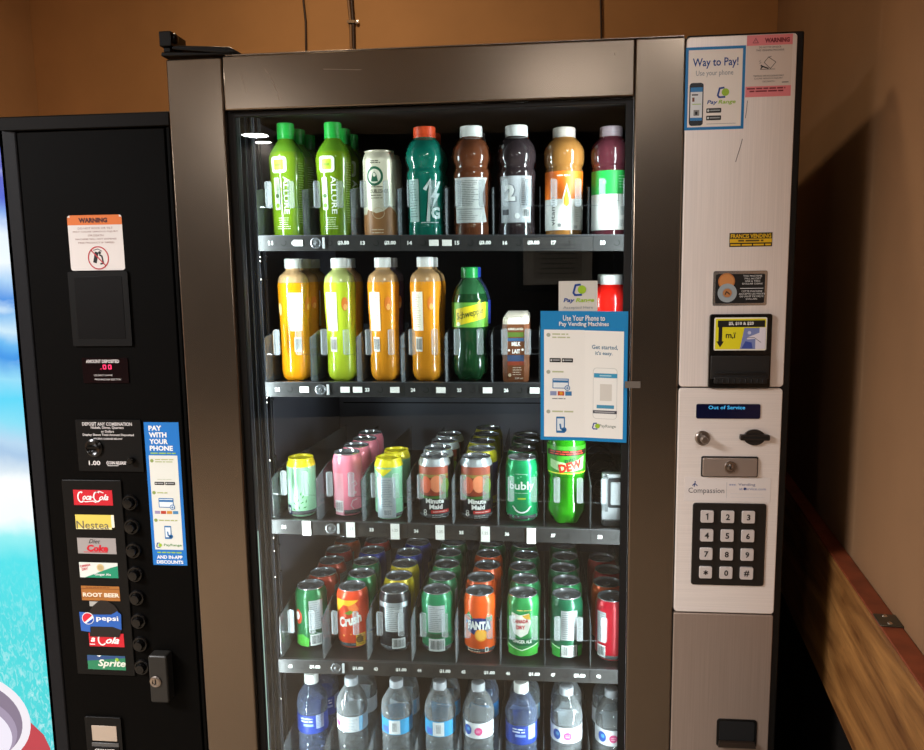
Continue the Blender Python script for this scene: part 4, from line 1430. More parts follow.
def art_ginger(s, x0, x1, z0, z1):
    s.poly([(x0 + 0.010, z0), (x1, z0), (x1, z1 - 0.006), (x1 - 0.014, z1 - 0.010), (x0 + 0.036, z0 + 0.010)], ink('#1f8a66'), 1)
    s.text('CANADA', x0 + 0.0125, z1 - 0.0065, ink('#c83a48'), 2, h=0.0050, w=0.022, bold=0.03, rot=12)
    s.text('DRY', x0 + 0.0115, z1 - 0.0135, ink('#c83a48'), 2, h=0.0050, w=0.013, bold=0.03, rot=12)
    s.disc((x0 + x1) / 2 + 0.004, z1 - 0.010, 0.0075, ink('#d0b884'), 3).disc((x0 + x1) / 2 + 0.004, z1 - 0.010, 0.0050, ink('#b8a070'), 4)
    s.text('Ginger Ale', (x0 + x1) / 2 + 0.008, z0 + 0.0065, WHITE, 3, h=0.0062, w=0.034, bold=0.02)


def art_root(s, x0, x1, z0, z1):
    s.rect(x0, z1 - 0.0060, x1, z1 - 0.0050, ink('#6a3a1c'), 1).rect(x0, z0 + 0.0060, x1, z0 + 0.0068, ink('#8a5028'), 1)
    s.lines(x0 + 0.01, x1 - 0.02, z1 - 0.0028, z1 - 0.0027, 1, ink('#7c4422'), 1, 0.0014, 0)
    s.text('ROOT BEER', (x0 + x1) / 2 + 0.001, z0 + 0.0120, ink('#e6d8c2'), 2, h=0.0088, w=0.076, bold=0.04)


def art_pepsi(s, x0, x1, z0, z1):
    zc = (z0 + z1) / 2 + 0.003
    s.disc(x0 + 0.0175, zc, 0.0125, WHITE, 1)
    s.poly([(x0 + 0.0175 + 0.0112 * cos(radians(a)), zc + 0.0112 * sin(radians(a))) for a in range(35, 236, 12)], ink('#d02438'), 2)
    s.poly([(x0 + 0.0175 + 0.0112 * cos(radians(a)), zc + 0.0112 * sin(radians(a))) for a in range(-115, 10, 12)], ink('#1e4aa4'), 2)
    s.text('pepsi', x0 + 0.0580, zc - 0.0002, WHITE, 2, h=0.0130, w=0.046, bold=0.02)


def art_cola_cut(s, x0, x1, z0, z1):
    xc, zc, k = (x0 + x1) / 2, (z0 + z1) / 2 - 0.001, WHITE
    s.text('a', x0 + 0.008, zc + 0.001, k, 1, h=0.0090, w=0.0095, bold=0.03, shear=0.4)
    s.rect(x0 + 0.001, z0 + 0.0035, x0 + 0.012, z0 + 0.0052, k, 1)
    s.arc(x0 + 0.0275, zc + 0.0015, 0.0080, 0.0110, 50, 320, 0.0028, k, 1)
    s.text('ola', x0 + 0.0490, zc + 0.001, k, 1, h=0.0150, w=0.0280, bold=0.03, shear=0.45)


def art_sprite(s, x0, x1, z0, z1):
    s.poly([(x0, z1 - 0.012), (x0, z1), (x1, z1), (x1, z1 - 0.004)], ink('#2e4a78'), 1)
    s.poly([(x0 + 0.020, z1), (x0 + 0.030, z1), (x0 + 0.026, z1 - 0.003)], WHITE, 2)
    s.text('Sprite', (x0 + x1) / 2 + 0.0110, z0 + 0.0125, ink('#d8dccb'), 2, h=0.0190, w=0.058, bold=0.03, shear=0.25)
    s.disc(x1 - 0.017, z1 - 0.0075, 0.0036, ink('#8cb43a'), 3)


brand_card(1.0370, 0.0305, '#c4202c', art_cola, label='red cola card')
brand_card(0.9880, 0.0290, '#d8c35a', art_tea, label='yellow iced tea card')
brand_card(0.9395, 0.0320, '#9c9490', art_diet, label='grey diet cola card')
brand_card(0.8900, 0.0310, '#d5d8d0', art_ginger, label='green and white ginger ale card')
brand_card(0.8420, 0.0300, '#a4682f', art_root, label='brown root beer card')
brand_card(0.7450, 0.0280, '#c4202c', art_cola_cut, -0.7790, -0.7060, label='red cola card cut short')
brand_card(0.6970, 0.0300, '#2a7a54', art_sprite, -0.7860, -0.7065, label='green lemon lime card')
brand_card(0.8200, 0.0100, '#a9a69f', lambda s, *a: None, -0.7720, -0.7340, label='grey card mostly hidden')
# taped-over blue card with its black tab
mb = MB()
BT = P('black_tape', '#191310', 0.5)
pts = [(-0.7760, 0.752), (-0.7150, 0.752), (-0.7080, 0.770), (-0.7120, 0.806), (-0.7200, 0.8185), (-0.7350, 0.8275), (-0.7500, 0.8280), (-0.7640, 0.8170), (-0.7760, 0.8000)]
mb.prism(pts, LY - 0.0045, LY - 0.0036, BT)
mb.build('black_tape_patch', strip)
s = Sheet()
art_pepsi(s, -0.7940, -0.7065, 0.766, 0.8085)
mb = MB()
pts = [(-0.7930, 0.7640), (-0.7740, 0.7615), (-0.7730, 0.7735), (-0.7260, 0.7740), (-0.7085, 0.7680), (-0.7070, 0.8000), (-0.7150, 0.8065), (-0.7280, 0.7990), (-0.7700, 0.7980), (-0.7740, 0.8020), (-0.7940, 0.8030)]
mb.prism(pts, LY - 0.0053, LY - 0.0046, ink('#2a5cac'))
s.flat(mb, (0, LY - 0.0054, 0), eps=0.0002)
mb.build('selection_card', strip, label='blue cola card with cut corners')
# buttons
for k in range(8):
    z = 1.0280 - 0.0483 * k
    mb = MB()
    xf = Matrix.Translation((-0.6728, LY, z)) @ Matrix.Rotation(pi / 2, 4, 'X')
    mb.lathe([(0.0165, 0), (0.0160, 0.004), (0.0142, 0.006), (0.0120, 0.006), (0.0112, 0.003), (0.0098, 0.003), (0.0095, 0.012), (0.0085, 0.014), (0, 0.0146)], P('button_black', '#0a0909', 0.25, 0, 0.4), 30, xf)
    mb.build('selection_button', SM)
# key lock with handle plate
mb = MB()
mb.rbox(-0.6470, -0.6090, LY - 0.026, LY, 0.6290, 0.7270, 0.005, P('lock_housing', '#211f1c', 0.45, 0.1))
mb.build('lock_housing', SM, 0.003)
mb = MB()
mb.lathe([(0.0115, 0), (0.0115, 0.002), (0.009, 0.0035), (0.0065, 0.0035), (0.0060, 0.0015), (0, 0.0015)], NICKEL, 26, Matrix.Translation((-0.6335, LY - 0.026, 0.6740)) @ Matrix.Rotation(pi / 2, 4, 'X'))
mb.box(-0.6345, -0.6325, LY - 0.0285, LY - 0.027, 0.6690, 0.6790, RUBBER)
mb.build('lock_barrel', SM)
# change cup
mb = MB()
mb.rbox(-0.8020, -0.7250, LY - 0.005, LY, 0.46, 0.5800, 0.003, P('plate_black', '#0b0a09', 0.45, 0, 0.2))
mb.box(-0.7880, -0.7350, LY - 0.006, LY - 0.0048, 0.5290, 0.5620, P('beige_window', '#a89684', 0.3))
mb.box(-0.7900, -0.7320, LY - 0.0065, LY - 0.0048, 0.5170, 0.5250, P('grey_lip', '#4c4a48', 0.35))
mb.box(-0.7900, -0.7320, LY - 0.0062, LY - 0.0048, 0.470, 0.5160, P('inset_black', '#070606', 0.4, 0, 0.2))
s = Sheet().text('CHANGE', -0.7630, 0.5090, TW, 1, h=0.0062, w=0.042, bold=0.04)
s.flat(mb, (0, LY - 0.0064, 0), eps=0.0002)
mb.build('change_cup', SM, 0.0008)

# ------------------------------------------------------------------ drinks
def interp(prof):
    def R(v):
        for (r0, z0), (r1, z1) in zip(prof[:-1], prof[1:]):
            if z0 <= v <= z1 and z1 > z0:
                return r0 + (r1 - r0) * (v - z0) / (z1 - z0)
        return prof[-1][0] if v > prof[-1][1] else prof[0][0]
    return R


def smoothprof(pts, n=6):
    """Catmull-Rom through (r, z) points"""
    out = []
    P_ = [pts[0]] + list(pts) + [pts[-1]]
    for i in range(1, len(P_) - 2):
        p0, p1, p2, p3 = P_[i - 1], P_[i], P_[i + 1], P_[i + 2]
        for k in range(n):
            t = k / n
            f = lambda j: 0.5 * (2 * p1[j] + (p2[j] - p0[j]) * t + (2 * p0[j] - 5 * p1[j] + 4 * p2[j] - p3[j]) * t * t + (3 * p1[j] - p0[j] - 3 * p2[j] + p3[j]) * t ** 3)
            out.append((max(0.0, f(0)), f(1)))
    out.append(pts[-1])
    return out


def can_print(name, hexcol, metal=0.18):
    return P('can_' + name, hexcol, 0.28, metal, 0.5)


PROTO = {}


def can(kind, base, art=None, r=0.0326, h=0.1265, lid=ALU, topcol=None, metal=0.18):
    o = thing('drinks_can', None, None)
    m = can_print(kind, base, metal)
    top = topcol or m
    mb = MB()
    mb.lathe([(0, 0.004), (r * 0.60, 0.004), (r * 0.70, 0.0005), (r * 0.76, 0.0), (r * 0.80, 0.002, m), (r * 0.93, 0.0065), (r * 0.99, 0.011), (r, 0.015, m)], ALU, 44)
    mb.lathe([(r, 0.015), (r, h - 0.0195, m), (r * 0.995, h - 0.0165, top), (r * 0.95, h - 0.0105, top), (r * 0.855, h - 0.0045, top), (r * 0.835, h - 0.003, ALU), (r * 0.835, h - 0.0022, ALU)], m, 44)
    if art:
        s = Sheet()
        art(s, r, h)
        body = [(r, 0.0), (r, h - 0.0195), (r * 0.995, h - 0.0165), (r * 0.95, h - 0.0105), (r * 0.855, h - 0.0045), (r * .835, h)]
        s.wrap(mb, interp(body) if art.__code__.co_name.startswith('tall') or True else r, vcuts=(h - 0.0195, h - 0.0165, h - 0.0105))
    mb.build('can_body', o, local=True)
    mb = MB()
    q = r * 0.835
    mb.lathe([(q - 0.0005, h - 0.0032), (q + 0.0012, h - 0.0022), (q + 0.0012, h - 0.0004), (q, h), (q - 0.0010, h - 0.0006), (q - 0.0018, h - 0.0048), (q - 0.0030, h - 0.0056), (q - 0.0042, h - 0.0042), (0, h - 0.0040)], lid, 40)
    L_ = mb.build('can_lid', o, local=True)
    mb = MB()
    pts = [(0.0062 * cos(2 * pi * k / 16), 0.0105 * sin(2 * pi * k / 16)) for k in range(16)]
    vs = [(p[0], p[1] - 0.003, h - 0.0039) for p in pts] + [(p[0], p[1] - 0.003, h - 0.0024) for p in pts]
    mb.add(vs, [tuple(range(16, 32))] + [(i, (i + 1) % 16, (i + 1) % 16 + 16, i + 16) for i in range(16)], lid)
    mb.lathe([(0.002, h - 0.0024), (0.002, h - 0.0016), (0, h - 0.0014)], lid, 12)
    mb.build('pull_tab', L_, local=True)
    PROTO[kind] = (o, 'can')
    return o


def bottle(kind, prof, body, cap, capm, bands=(), art=None, neckm=None, neck_from=None, lobes=None, seg=44, ridge=0.0):
    """prof: (r, z) from the base to the neck finish; cap: (r, z0, z1)"""
    o = thing('drinks_bottle', None, None)
    mb = MB()
    pr = []
    for r, z in prof:
        pr.append((r, z, neckm if (neckm and z >= neck_from) else body))
    mb.lathe([(0, prof[0][1] + 0.003, body)] + pr + [(0, prof[-1][1], body)], body, seg, lobes=lobes)
    mb.build('bottle_body', o, local=True)
    R = interp(prof)
    if bands or art:
        mb = MB()
        cuts = []
        for z0, z1, m in bands:
            zs = [z0 + (z1 - z0) * k / 8 for k in range(9)]
            mb.lathe([(R(z) + 0.0005, z) for z in zs], m, 56)
            cuts += [z0, z1]
        if art:
            s = Sheet()
            art(s)
            zz = [p[1] for p in prof]
            s.wrap(mb, lambda v: R(v) + 0.0005, vcuts=[z for z in zz if 0.01 < z < 0.2][::2])
        mb.build('label', o, local=True)
    mb = MB()
    cr_, z0, z1 = cap
    mb.lathe([(cr_ * 0.80, z0 - 0.0030), (cr_ * 1.02, z0 - 0.0028), (cr_ * 1.02, z0 - 0.0006), (cr_ * 0.97, z0), (cr_, z0 + 0.0004)], capm, 48)
    mb.lathe([(cr_, z0 + 0.0004), (cr_, z1 - 0.0022)], capm, 60, ripple=cr_ * 0.012)
    mb.lathe([(cr_, z1 - 0.0022), (cr_ * 0.97, z1 - 0.0006), (cr_ * 0.90, z1), (0, z1)], capm, 48)
    mb.build('bottle_cap', o, local=True)
    PROTO[kind] = (o, 'bottle')
    return o


G1 = ink('#c9cccb')
GP = P('panel_grey_print', '#b9bdbf', 0.35, 0.3)
DK = ink('#2a2c2c')


def panel(s, u0, u1, h, z0=0.047, z1=None, bar=True, barz=(0.006, 0.030)):
    """silver nutrition panel with small print and a bar code below"""
    z1 = z1 or h - 0.024
    s.rect(u0, z0, u1, z1, GP, 1)
    s.lines(u0 + 0.002, u1 - 0.002, z1 - 0.004, z0 + 0.004, 13, ink('#6c7072'), 2, 0.0010, 0.5)
    if bar:
        s.bars(u0 + 0.001, barz[0], u1 - 0.001, barz[1], ink('#d9dbd8'), ink('#4c4e50'), 1)


# ---- fourth shelf cans
def a_green_panel(s, r, h):
    panel(s, 0.004, 0.034, h, 0.040)
    s.rect(0.004, 0.032, 0.034, 0.040, ink('#123a24'), 1)
    s.rect(-0.034, 0.004, 0.002, 0.022, ink('#4cb03c'), 1).poly([(-0.034, 0.022), (0.002, 0.022), (-0.012, 0.030)], ink('#4cb03c'), 1)
    s.disc(-0.022, 0.066, 0.010, ink('#b8402c'), 1, 0.016).disc(-0.024, 0.068, 0.006, WHITE, 2, 0.009)
can('green_panel', '#1c6a3c', a_green_panel)


def a_crush(s, r, h):
    s.poly([(-0.034, h - 0.020), (0.020, h - 0.020), (0.004, h - 0.034), (-0.012, h - 0.030), (-0.034, h - 0.052)], ink('#f0b828'), 1)
    s.poly([(-0.004, h - 0.034), (0.012, h - 0.026), (0.020, h - 0.040), (0.006, h - 0.052)], ink('#ee7a3c'), 2)
    s.text('Crush', 0.000, 0.064, ink('#f4ede2'), 4, h=0.022, w=0.050, bold=0.05, shear=0.3, rot=16)
    s.poly([(-0.012, 0.078), (0.002, 0.086), (0.010, 0.082), (0.0, 0.076)], ink('#6c8c2c'), 3)
    s.rect(0.012, 0.008, 0.034, 0.034, ink('#e8b020'), 1)
    s.disc(0.020, 0.022, 0.008, ink('#7a5a1c'), 2).lines(0.014, 0.032, 0.0305, 0.012, 5, ink('#5a3a14'), 3, 0.0014)
    s.disc(-0.014, 0.030, 0.0022, ink('#f6a050'), 1).disc(0.002, 0.034, 0.0016, ink('#f6a050'), 1)
can('crush', '#dc4420', a_crush)


def a_black_panel(s, r, h):
    panel(s, -0.016, 0.022, h, 0.046, bar=False)
    s.bars(-0.002, 0.010, 0.026, 0.032, ink('#d6d8d6'), ink('#4a4c4e'), 1)
    s.rect(-0.034, h - 0.030, 0.034, h - 0.0195, SILVERPRINT, 1)
can('black_panel', '#1d1b20', a_black_panel)


def a_green_back(s, r, h):
    panel(s, -0.016, 0.020, h, 0.046, barz=(0.006, 0.032))
    s.rect(-0.034, 0.034, 0.034, 0.043, ink('#12482e'), 1)
can('green_back', '#1f7c50', a_green_back)


def a_fanta(s, r, h):
    s.poly([(-0.026, 0.050), (-0.010, 0.044), (0.014, 0.046), (0.026, 0.056), (0.024, 0.076), (0.004, 0.080), (-0.016, 0.078), (-0.026, 0.070)], ink('#20316e'), 1)
    s.disc(0.004, 0.044, 0.013, ink('#f6a02c'), 1).disc(0.004, 0.044, 0.010, ink('#fbb84a'), 2)
    s.poly([(-0.030, 0.082), (-0.012, 0.076), (-0.022, 0.092)], ink('#3f8c3c'), 1).poly([(-0.034, 0.060), (-0.024, 0.070), (-0.030, 0.076)], ink('#3c8cc8'), 1)
    s.poly([(0.012, 0.080), (0.028, 0.070), (0.030, 0.082)], ink('#3f8c3c'), 1)
    s.text('FANTA', 0.000, 0.064, ink('#f4f2ee'), 3, h=0.0180, w=0.048, bold=0.06)
    s.rect(0.012, 0.008, 0.019, 0.018, WHITE, 1).rect(0.0135, 0.010, 0.0175, 0.016, DK, 2)
    s.lines(-0.026, 0.006, 0.014, 0.009, 2, ink('#f8d8b8'), 1, 0.0012)
can('fanta', '#e85a1c', a_fanta)


def a_ginger(s, r, h):
    s.poly([(-0.024, 0.094), (-0.006, 0.090), (0.012, 0.094), (0.017, 0.074), (0.010, 0.052), (-0.004, 0.044), (-0.020, 0.052), (-0.026, 0.074)], ink('#e6e2d6'), 1)
    s.poly([(-0.002, 0.090), (0.013, 0.093), (0.016, 0.080), (0.004, 0.084)], ink('#d8a83c'), 2)
    s.text('CANADA', -0.005, 0.0775, ink('#c0283c'), 3, h=0.0082, w=0.032, bold=0.03, rot=4)
    s.text('DRY', -0.004, 0.0650, ink('#c0283c'), 3, h=0.0082, w=0.018, bold=0.03, rot=4)
    s.rect(-0.036, 0.026, 0.036, 0.042, ink('#11603a'), 1)
    s.text('GINGER ALE', -0.002, 0.0350, ink('#e9e9e0'), 2, h=0.0070, w=0.040, bold=0.03)
    s.poly([(-0.036, 0.026), (-0.020, 0.022), (-0.002, 0.018), (0.016, 0.024), (0.036, 0.028), (0.036, 0.005), (-0.036, 0.005)], ink('#3fae3c'), 1)
    s.stroke([(-0.036, 0.025), (-0.020, 0.021), (-0.002, 0.017), (0.016, 0.023), (0.036, 0.027)], 0.0022, ink('#d5ecc8'), 2)
    s.lines(-0.012, 0.020, 0.100, 0.098, 1, ink('#d8c070'), 1, 0.0018)
can('ginger', '#2c8a48', a_ginger)


def a_dgreen(s, r, h):
    panel(s, -0.012, 0.022, h, 0.042, barz=(0.007, 0.031))
    s.rect(-0.036, 0.005, -0.014, 0.028, ink('#2fa038'), 1).rect(0.024, 0.005, 0.038, 0.028, ink('#2fa038'), 1)
    s.stroke([(-0.036, 0.028), (-0.014, 0.024)], 0.0018, ink('#d5ecc8'), 2)
can('dark_green_back', '#14563a', a_dgreen)


def a_cola(s, r, h):
    panel(s, -0.036, -0.014, h, 0.040, barz=(0.010, 0.034))
    s.arc(0.030, 0.062, 0.012, 0.017, 60, 320, 0.0042, WHITE, 1)
    s.text('oca', 0.050, 0.060, WHITE, 1, h=0.016, w=0.030, bold=0.04, shear=0.3)
can('cola', '#b4142a', a_cola)
can('plain_red', '#a8201f', lambda s, r, h: panel(s, 0.010, 0.036, h, 0.030))
can('red_silver', '#b8412c', lambda s, r, h: panel(s, 0.006, 0.040, h, 0.020, bar=False))
can('plain_orange', '#d85420', lambda s, r, h: panel(s, 0.012, 0.036, h, 0.030))
can('plain_green', '#1d6a44', lambda s, r, h: panel(s, 0.014, 0.036, h, 0.030))
can('bright_green', '#23804c', lambda s, r, h: s.rect(-0.012, 0.03, 0.010, 0.08, ink('#e6e2d6'), 1))
can('yellow', '#cdb41c', lambda s, r, h: s.rect(-0.016, 0.02, 0.016, 0.085, ink('#e8d860'), 1))
can('yellow_blue', '#cdb41c', lambda s, r, h: (s.rect(-0.040, h - 0.05, -0.004, h - 0.0135, ink('#2434a0'), 1), s.rect(-0.04, 0.01, 0.0, 0.05, ink('#2434a0'), 1)))
can('blue', '#1f3490', lambda s, r, h: s.rect(0.004, 0.02, 0.030, 0.08, SILVERPRINT, 1))


# ---- third shelf cans
def a_mint(s, r, h):
    s.rect(-0.0285, 0.006, -0.016, 0.026, ink('#20304e'), 1).bars(-0.0275, 0.010, -0.018, 0.020, WHITE, DK, 2)
    s.rect(-0.0285, 0.030, -0.0165, 0.078, ink('#b8cfc4'), 1).lines(-0.028, -0.018, 0.076, 0.034, 11, ink('#5a7a6c'), 2, 0.0009)
    LF_ = ink('#2c6a34')
    for (a, b_, c) in ((0.000, 0.036, 70), (-0.007, 0.030, 130), (0.008, 0.032, 30), (0.002, 0.022, 100), (-0.004, 0.044, 110), (0.010, 0.044, 60), (0.013, 0.022, 20), (-0.009, 0.018, 150), (0.016, 0.034, 80), (0.006, 0.050, 80)):
        ca, sa = cos(radians(c)), sin(radians(c))
        s.poly([(a + ca * 0.0045, b_ + sa * 0.0045), (a - sa * 0.0013, b_ + ca * 0.0013), (a - ca * 0.0045, b_ - sa * 0.0045), (a + sa * 0.0013, b_ - ca * 0.0013)], LF_, 1)
YTOP = can_print('yellow_top', '#e4d422', 0.15)
can('mint', '#9ccfa6', a_mint, 0.0288, 0.1200, YTOP, YTOP, 0.2)


def a_mint_back(s, r, h):
    s.rect(-0.022, 0.006, 0.018, 0.088, P('pale_silver_print', '#c3ccd2', 0.3, 0.35), 1)
    s.lines(-0.012, 0.012, 0.082, 0.030, 16, ink('#7a8690'), 2, 0.0009, 0.4)
    s.poly([(-0.028, h - 0.0195), (0.012, h - 0.0195), (-0.006, h - 0.034)], ink('#e4d422'), 2)
    s.bars(-0.008, 0.010, 0.010, 0.024, ink('#d5dadd'), ink('#5a6066'), 2)
can('mint_back', '#8fc8a0', a_mint_back, 0.0285, 0.1240, YTOP, YTOP, 0.2)


def a_pink(s, r, h):
    s.rect(-0.024, 0.004, -0.002, 0.090, ink('#eda0ac'), 1)
    s.bars(-0.0235, 0.010, -0.0035, 0.034, ink('#e6dfde'), ink('#7c6468'), 2)
    s.stroke([(0.018, 0.016), (0.012, 0.024), (0.016, 0.034), (0.026, 0.036)], 0.0022, ink('#f2c8ce'), 1)
    s.stroke([(0.014, 0.070), (0.022, 0.074), (0.026, 0.066), (0.018, 0.062)], 0.0020, ink('#f2c8ce'), 1)
    s.disc(0.022, 0.050, 0.003, ink('#f2c8ce'), 1)
can('pink', '#ee8598', a_pink, 0.0295, 0.1285, metal=0.12)


def a_juice(s, r, h):
    s.rect(-0.0330, 0.052, 0.0330, 0.094, ink('#8c321e'), 1)
    s.poly([(-0.034, 0.056), (-0.012, 0.050), (0.014, 0.052), (0.034, 0.060), (0.034, 0.046), (-0.034, 0.046)], ink('#3c6a28'), 2)
    s.disc(-0.014, 0.074, 0.011, ink('#d8603c'), 3, 0.017).disc(0.008, 0.076, 0.013, ink('#e0845c'), 3, 0.017).disc(0.026, 0.072, 0.010, ink('#6c8c2e'), 3, 0.015)
    s.poly([(-0.028, 0.086), (-0.018, 0.094), (-0.022, 0.082)], ink('#5a8a34'), 4)
    s.rect(-0.034, 0.094, 0.034, h - 0.0165, ink('#9a4a36'), 1)
    s.rect(-0.034, 0.0885, 0.034, 0.0945, ink('#8a7a3c'), 2)
    s.text('Minute', 0.004, 0.0415, ink('#f2f0ec'), 5, h=0.0100, w=0.036, bold=0.04)
    s.text('Maid', 0.006, 0.0300, ink('#f2f0ec'), 5, h=0.0100, w=0.026, bold=0.04)
    s.rect(-0.004, 0.0165, 0.034, 0.0230, ink('#c02a2a'), 5).lines(0.000, 0.028, 0.0198, 0.0197, 1, ink('#f0d0c8'), 6, 0.0014, 0)
    s.lines(-0.002, 0.026, 0.0125, 0.0085, 2, ink('#b0b0ac'), 5, 0.0011)
    s.text('8', -0.016, 0.0175, ink('#d8d4ce'), 5, h=0.0130)
can('juice', '#17151a', a_juice, topcol=SILVERPRINT)


def a_bubly(s, r, h):
    s.text('bubly', 0.000, 0.0725, ink('#eef6ee'), 2, h=0.0210, w=0.052, bold=0.02)
    s.lines(-0.008, 0.008, 0.0490, 0.0489, 1, ink('#b4d848'), 2, 0.0032, 0)
    s.lines(-0.014, 0.012, 0.0600, 0.0599, 1, ink('#b8e0c8'), 2, 0.0012, 0)
    s.arc(0.000, 0.036, 0.0165, 0.0150, 200, 340, 0.0030, ink('#eef6ee'), 2)
    s.stroke([(-0.0190, 0.0330), (-0.0140, 0.0300)], 0.0022, ink('#eef6ee'), 2).stroke([(0.0140, 0.0300), (0.0190, 0.0330)], 0.0022, ink('#eef6ee'), 2)
    rnd = random.Random(3)
    for _ in range(26):
        s.disc(rnd.uniform(-0.040, 0.040), rnd.choice([rnd.uniform(0.006, 0.018), rnd.uniform(0.086, 0.10)]), rnd.uniform(0.0008, 0.002), ink('#6cd09a'), 1, n=10)
    s.stroke([(-0.012, 0.0980), (0.012, 0.0980)], 0.0010, ink('#b8e0c8'), 2)
can('sparkling_green', '#109a5c', a_bubly, metal=0.3)
can('yellow_short', '#c8c024', lambda s, r, h: s.rect(-0.020, 0.02, 0.014, 0.085, ink('#e0dc70'), 1))
can('yellow_navy', '#c8c024', lambda s, r, h: s.rect(0.004, 0.030, 0.040, 0.100, ink('#26306c'), 1))
can('deep_green', '#124a2c', lambda s, r, h: s.rect(0.000, 0.02, 0.026, 0.085, ink('#1d6a40'), 1))


# ---- tall coffee can
def a_coffee(s, r, h):
    BRN = ink('#96653a')
    s.rect(-0.047, 0.004, 0.047, 0.044, BRN, 1)
    s.poly([(-0.047, 0.044), (-0.024, 0.044), (-0.020, 0.054), (-0.002, 0.046), (0.012, 0.050), (0.024, 0.060), (0.047, 0.044)], BRN, 1)
    s.disc(-0.004, 0.114, 0.0165, ink('#1e5c40'), 1, 0.0180).disc(-0.004, 0.114, 0.0120, ink('#e2dcc8'), 2, 0.0132)
    s.poly([(-0.011, 0.104), (-0.008, 0.118), (-0.004, 0.1225), (0.000, 0.118), (0.003, 0.104)], ink('#1e5c40'), 3)
    s.disc(-0.004, 0.1165, 0.0030, ink('#e2dcc8'), 4, 0.0036)
    s.lines(-0.016, 0.012, 0.1420, 0.1385, 2, ink('#5a5448'), 1, 0.0018, 0.3)
    s.text('DOUBLESHOT', 0.002, 0.0865, ink('#5c5648'), 1, h=0.0075, w=0.042, bold=0.02)
    s.lines(-0.014, 0.014, 0.0945, 0.0940, 1, ink('#6c6454'), 1, 0.0018, 0.2).lines(-0.014, 0.016, 0.0790, 0.0740, 2, ink('#6c6454'), 1, 0.0016, 0.3)
    s.arc(0.002, 0.046, 0.0110, 0.0100, 0, 360, 0.0011, ink('#cdb698'), 2, 20)
    s.lines(-0.012, 0.014, 0.0155, 0.0100, 2, ink('#d8c4a8'), 2, 0.0016, 0.3)
CREAM = can_print('cream_top', '#cfc6b0', 0.3)
can('coffee', '#ddd4bc', a_coffee, 0.0315, 0.1625, CREAM, CREAM, 0.15)

# ---- aloe bottle
ALOE = liquid('green_aloe_drink', '#6c8c16')
ap = smoothprof([(0.0265, 0.0), (0.0302, 0.004), (0.0307, 0.012), (0.0310, 0.050), (0.0322, 0.100), (0.0343, 0.142), (0.0343, 0.152), (0.0318, 0.161), (0.0248, 0.173), (0.0165, 0.184), (0.0140, 0.188), (0.0140, 0.192)], 5)


def a_aloe(s):
    s.rect(-0.0205, 0.1215, 0.0085, 0.1515, ink('#e6ecd8'), 1, 0.006).rect(-0.0145, 0.1270, 0.0030, 0.1460, ink('#a8c828'), 2, 0.002).rect(-0.0120, 0.1340, 0.0000, 0.1385, ink('#7c9c1c'), 3)
    s.rect(-0.0175, 0.0530, -0.0060, 0.1130, ink('#dfe6d0'), 1, 0.002)
    s.disc(-0.0118, 0.0790, 0.0040, ink('#5a7a34'), 2).disc(-0.0118, 0.0610, 0.0042, ink('#88b02c'), 2).rect(-0.0160, 0.0890, -0.0075, 0.1090, ink('#b8c8a0'), 2)
    s.text('ALLURE', 0.0060, 0.0800, ink('#eef2e2'), 1, h=0.0100, w=0.070, rot=-90, bold=0.015)
    s.lines(0.0120, 0.0140, 0.108, 0.055, 20, ink('#d8e4b8'), 1, 0.0010, 0.1)
    s.lines(-0.015, 0.012, 0.0380, 0.0180, 6, ink('#dbe8bc'), 1, 0.0012, 0.4, align='c')
    s.lines(0.030, 0.048, 0.140, 0.030, 26, ink('#c0d888'), 1, 0.0009, 0.5)
bottle('aloe', ap, ALOE, (0.0163, 0.1895, 0.2165), P('leaf_green_cap', '#22a03c', 0.35), art=a_aloe, neckm=liquid('green_aloe_neck', '#5c8a1e'), neck_from=0.160)

# ---- sports drinks
sp = smoothprof([(0.0290, 0.0), (0.0345, 0.004), (0.0350, 0.012), (0.0350, 0.022), (0.0340, 0.026), (0.0342, 0.060), (0.0350, 0.100), (0.0362, 0.114), (0.0355, 0.122), (0.0330, 0.128), (0.0335, 0.133), (0.0368, 0.142), (0.0372, 0.152), (0.0340, 0.166), (0.0270, 0.178), (0.0205, 0.184), (0.0190, 0.190)], 4)
spcap = (0.0208, 0.1885, 0.2060)


def a_bolt(s, backing=None):
    W_ = ink('#d5e2de')
    s.rect(-0.0300, 0.030, -0.0080, 0.108, ink('#a8c4bc'), 1).lines(-0.028, -0.010, 0.104, 0.040, 14, ink('#4c7068'), 2, 0.0011, 0.4)
    s.stroke([(0.003, 0.088), (0.013, 0.104), (0.009, 0.030)], 0.0065, W_, 2)
    s.poly([(0.030, 0.104), (0.014, 0.074), (0.022, 0.074), (0.014, 0.050), (0.034, 0.082), (0.026, 0.082), (0.036, 0.104)], W_, 2)
    s.text('G', 0.0240, 0.046, W_, 2, h=0.022, bold=0.05)
    s.lines(-0.004, 0.030, 0.0285, 0.0260, 1, W_, 2, 0.0014, 0)
bottle('sport_teal', sp, liquid('teal_sports_drink', '#0e6656'), spcap, P('orange_cap', '#d84a24', 0.35), art=a_bolt)


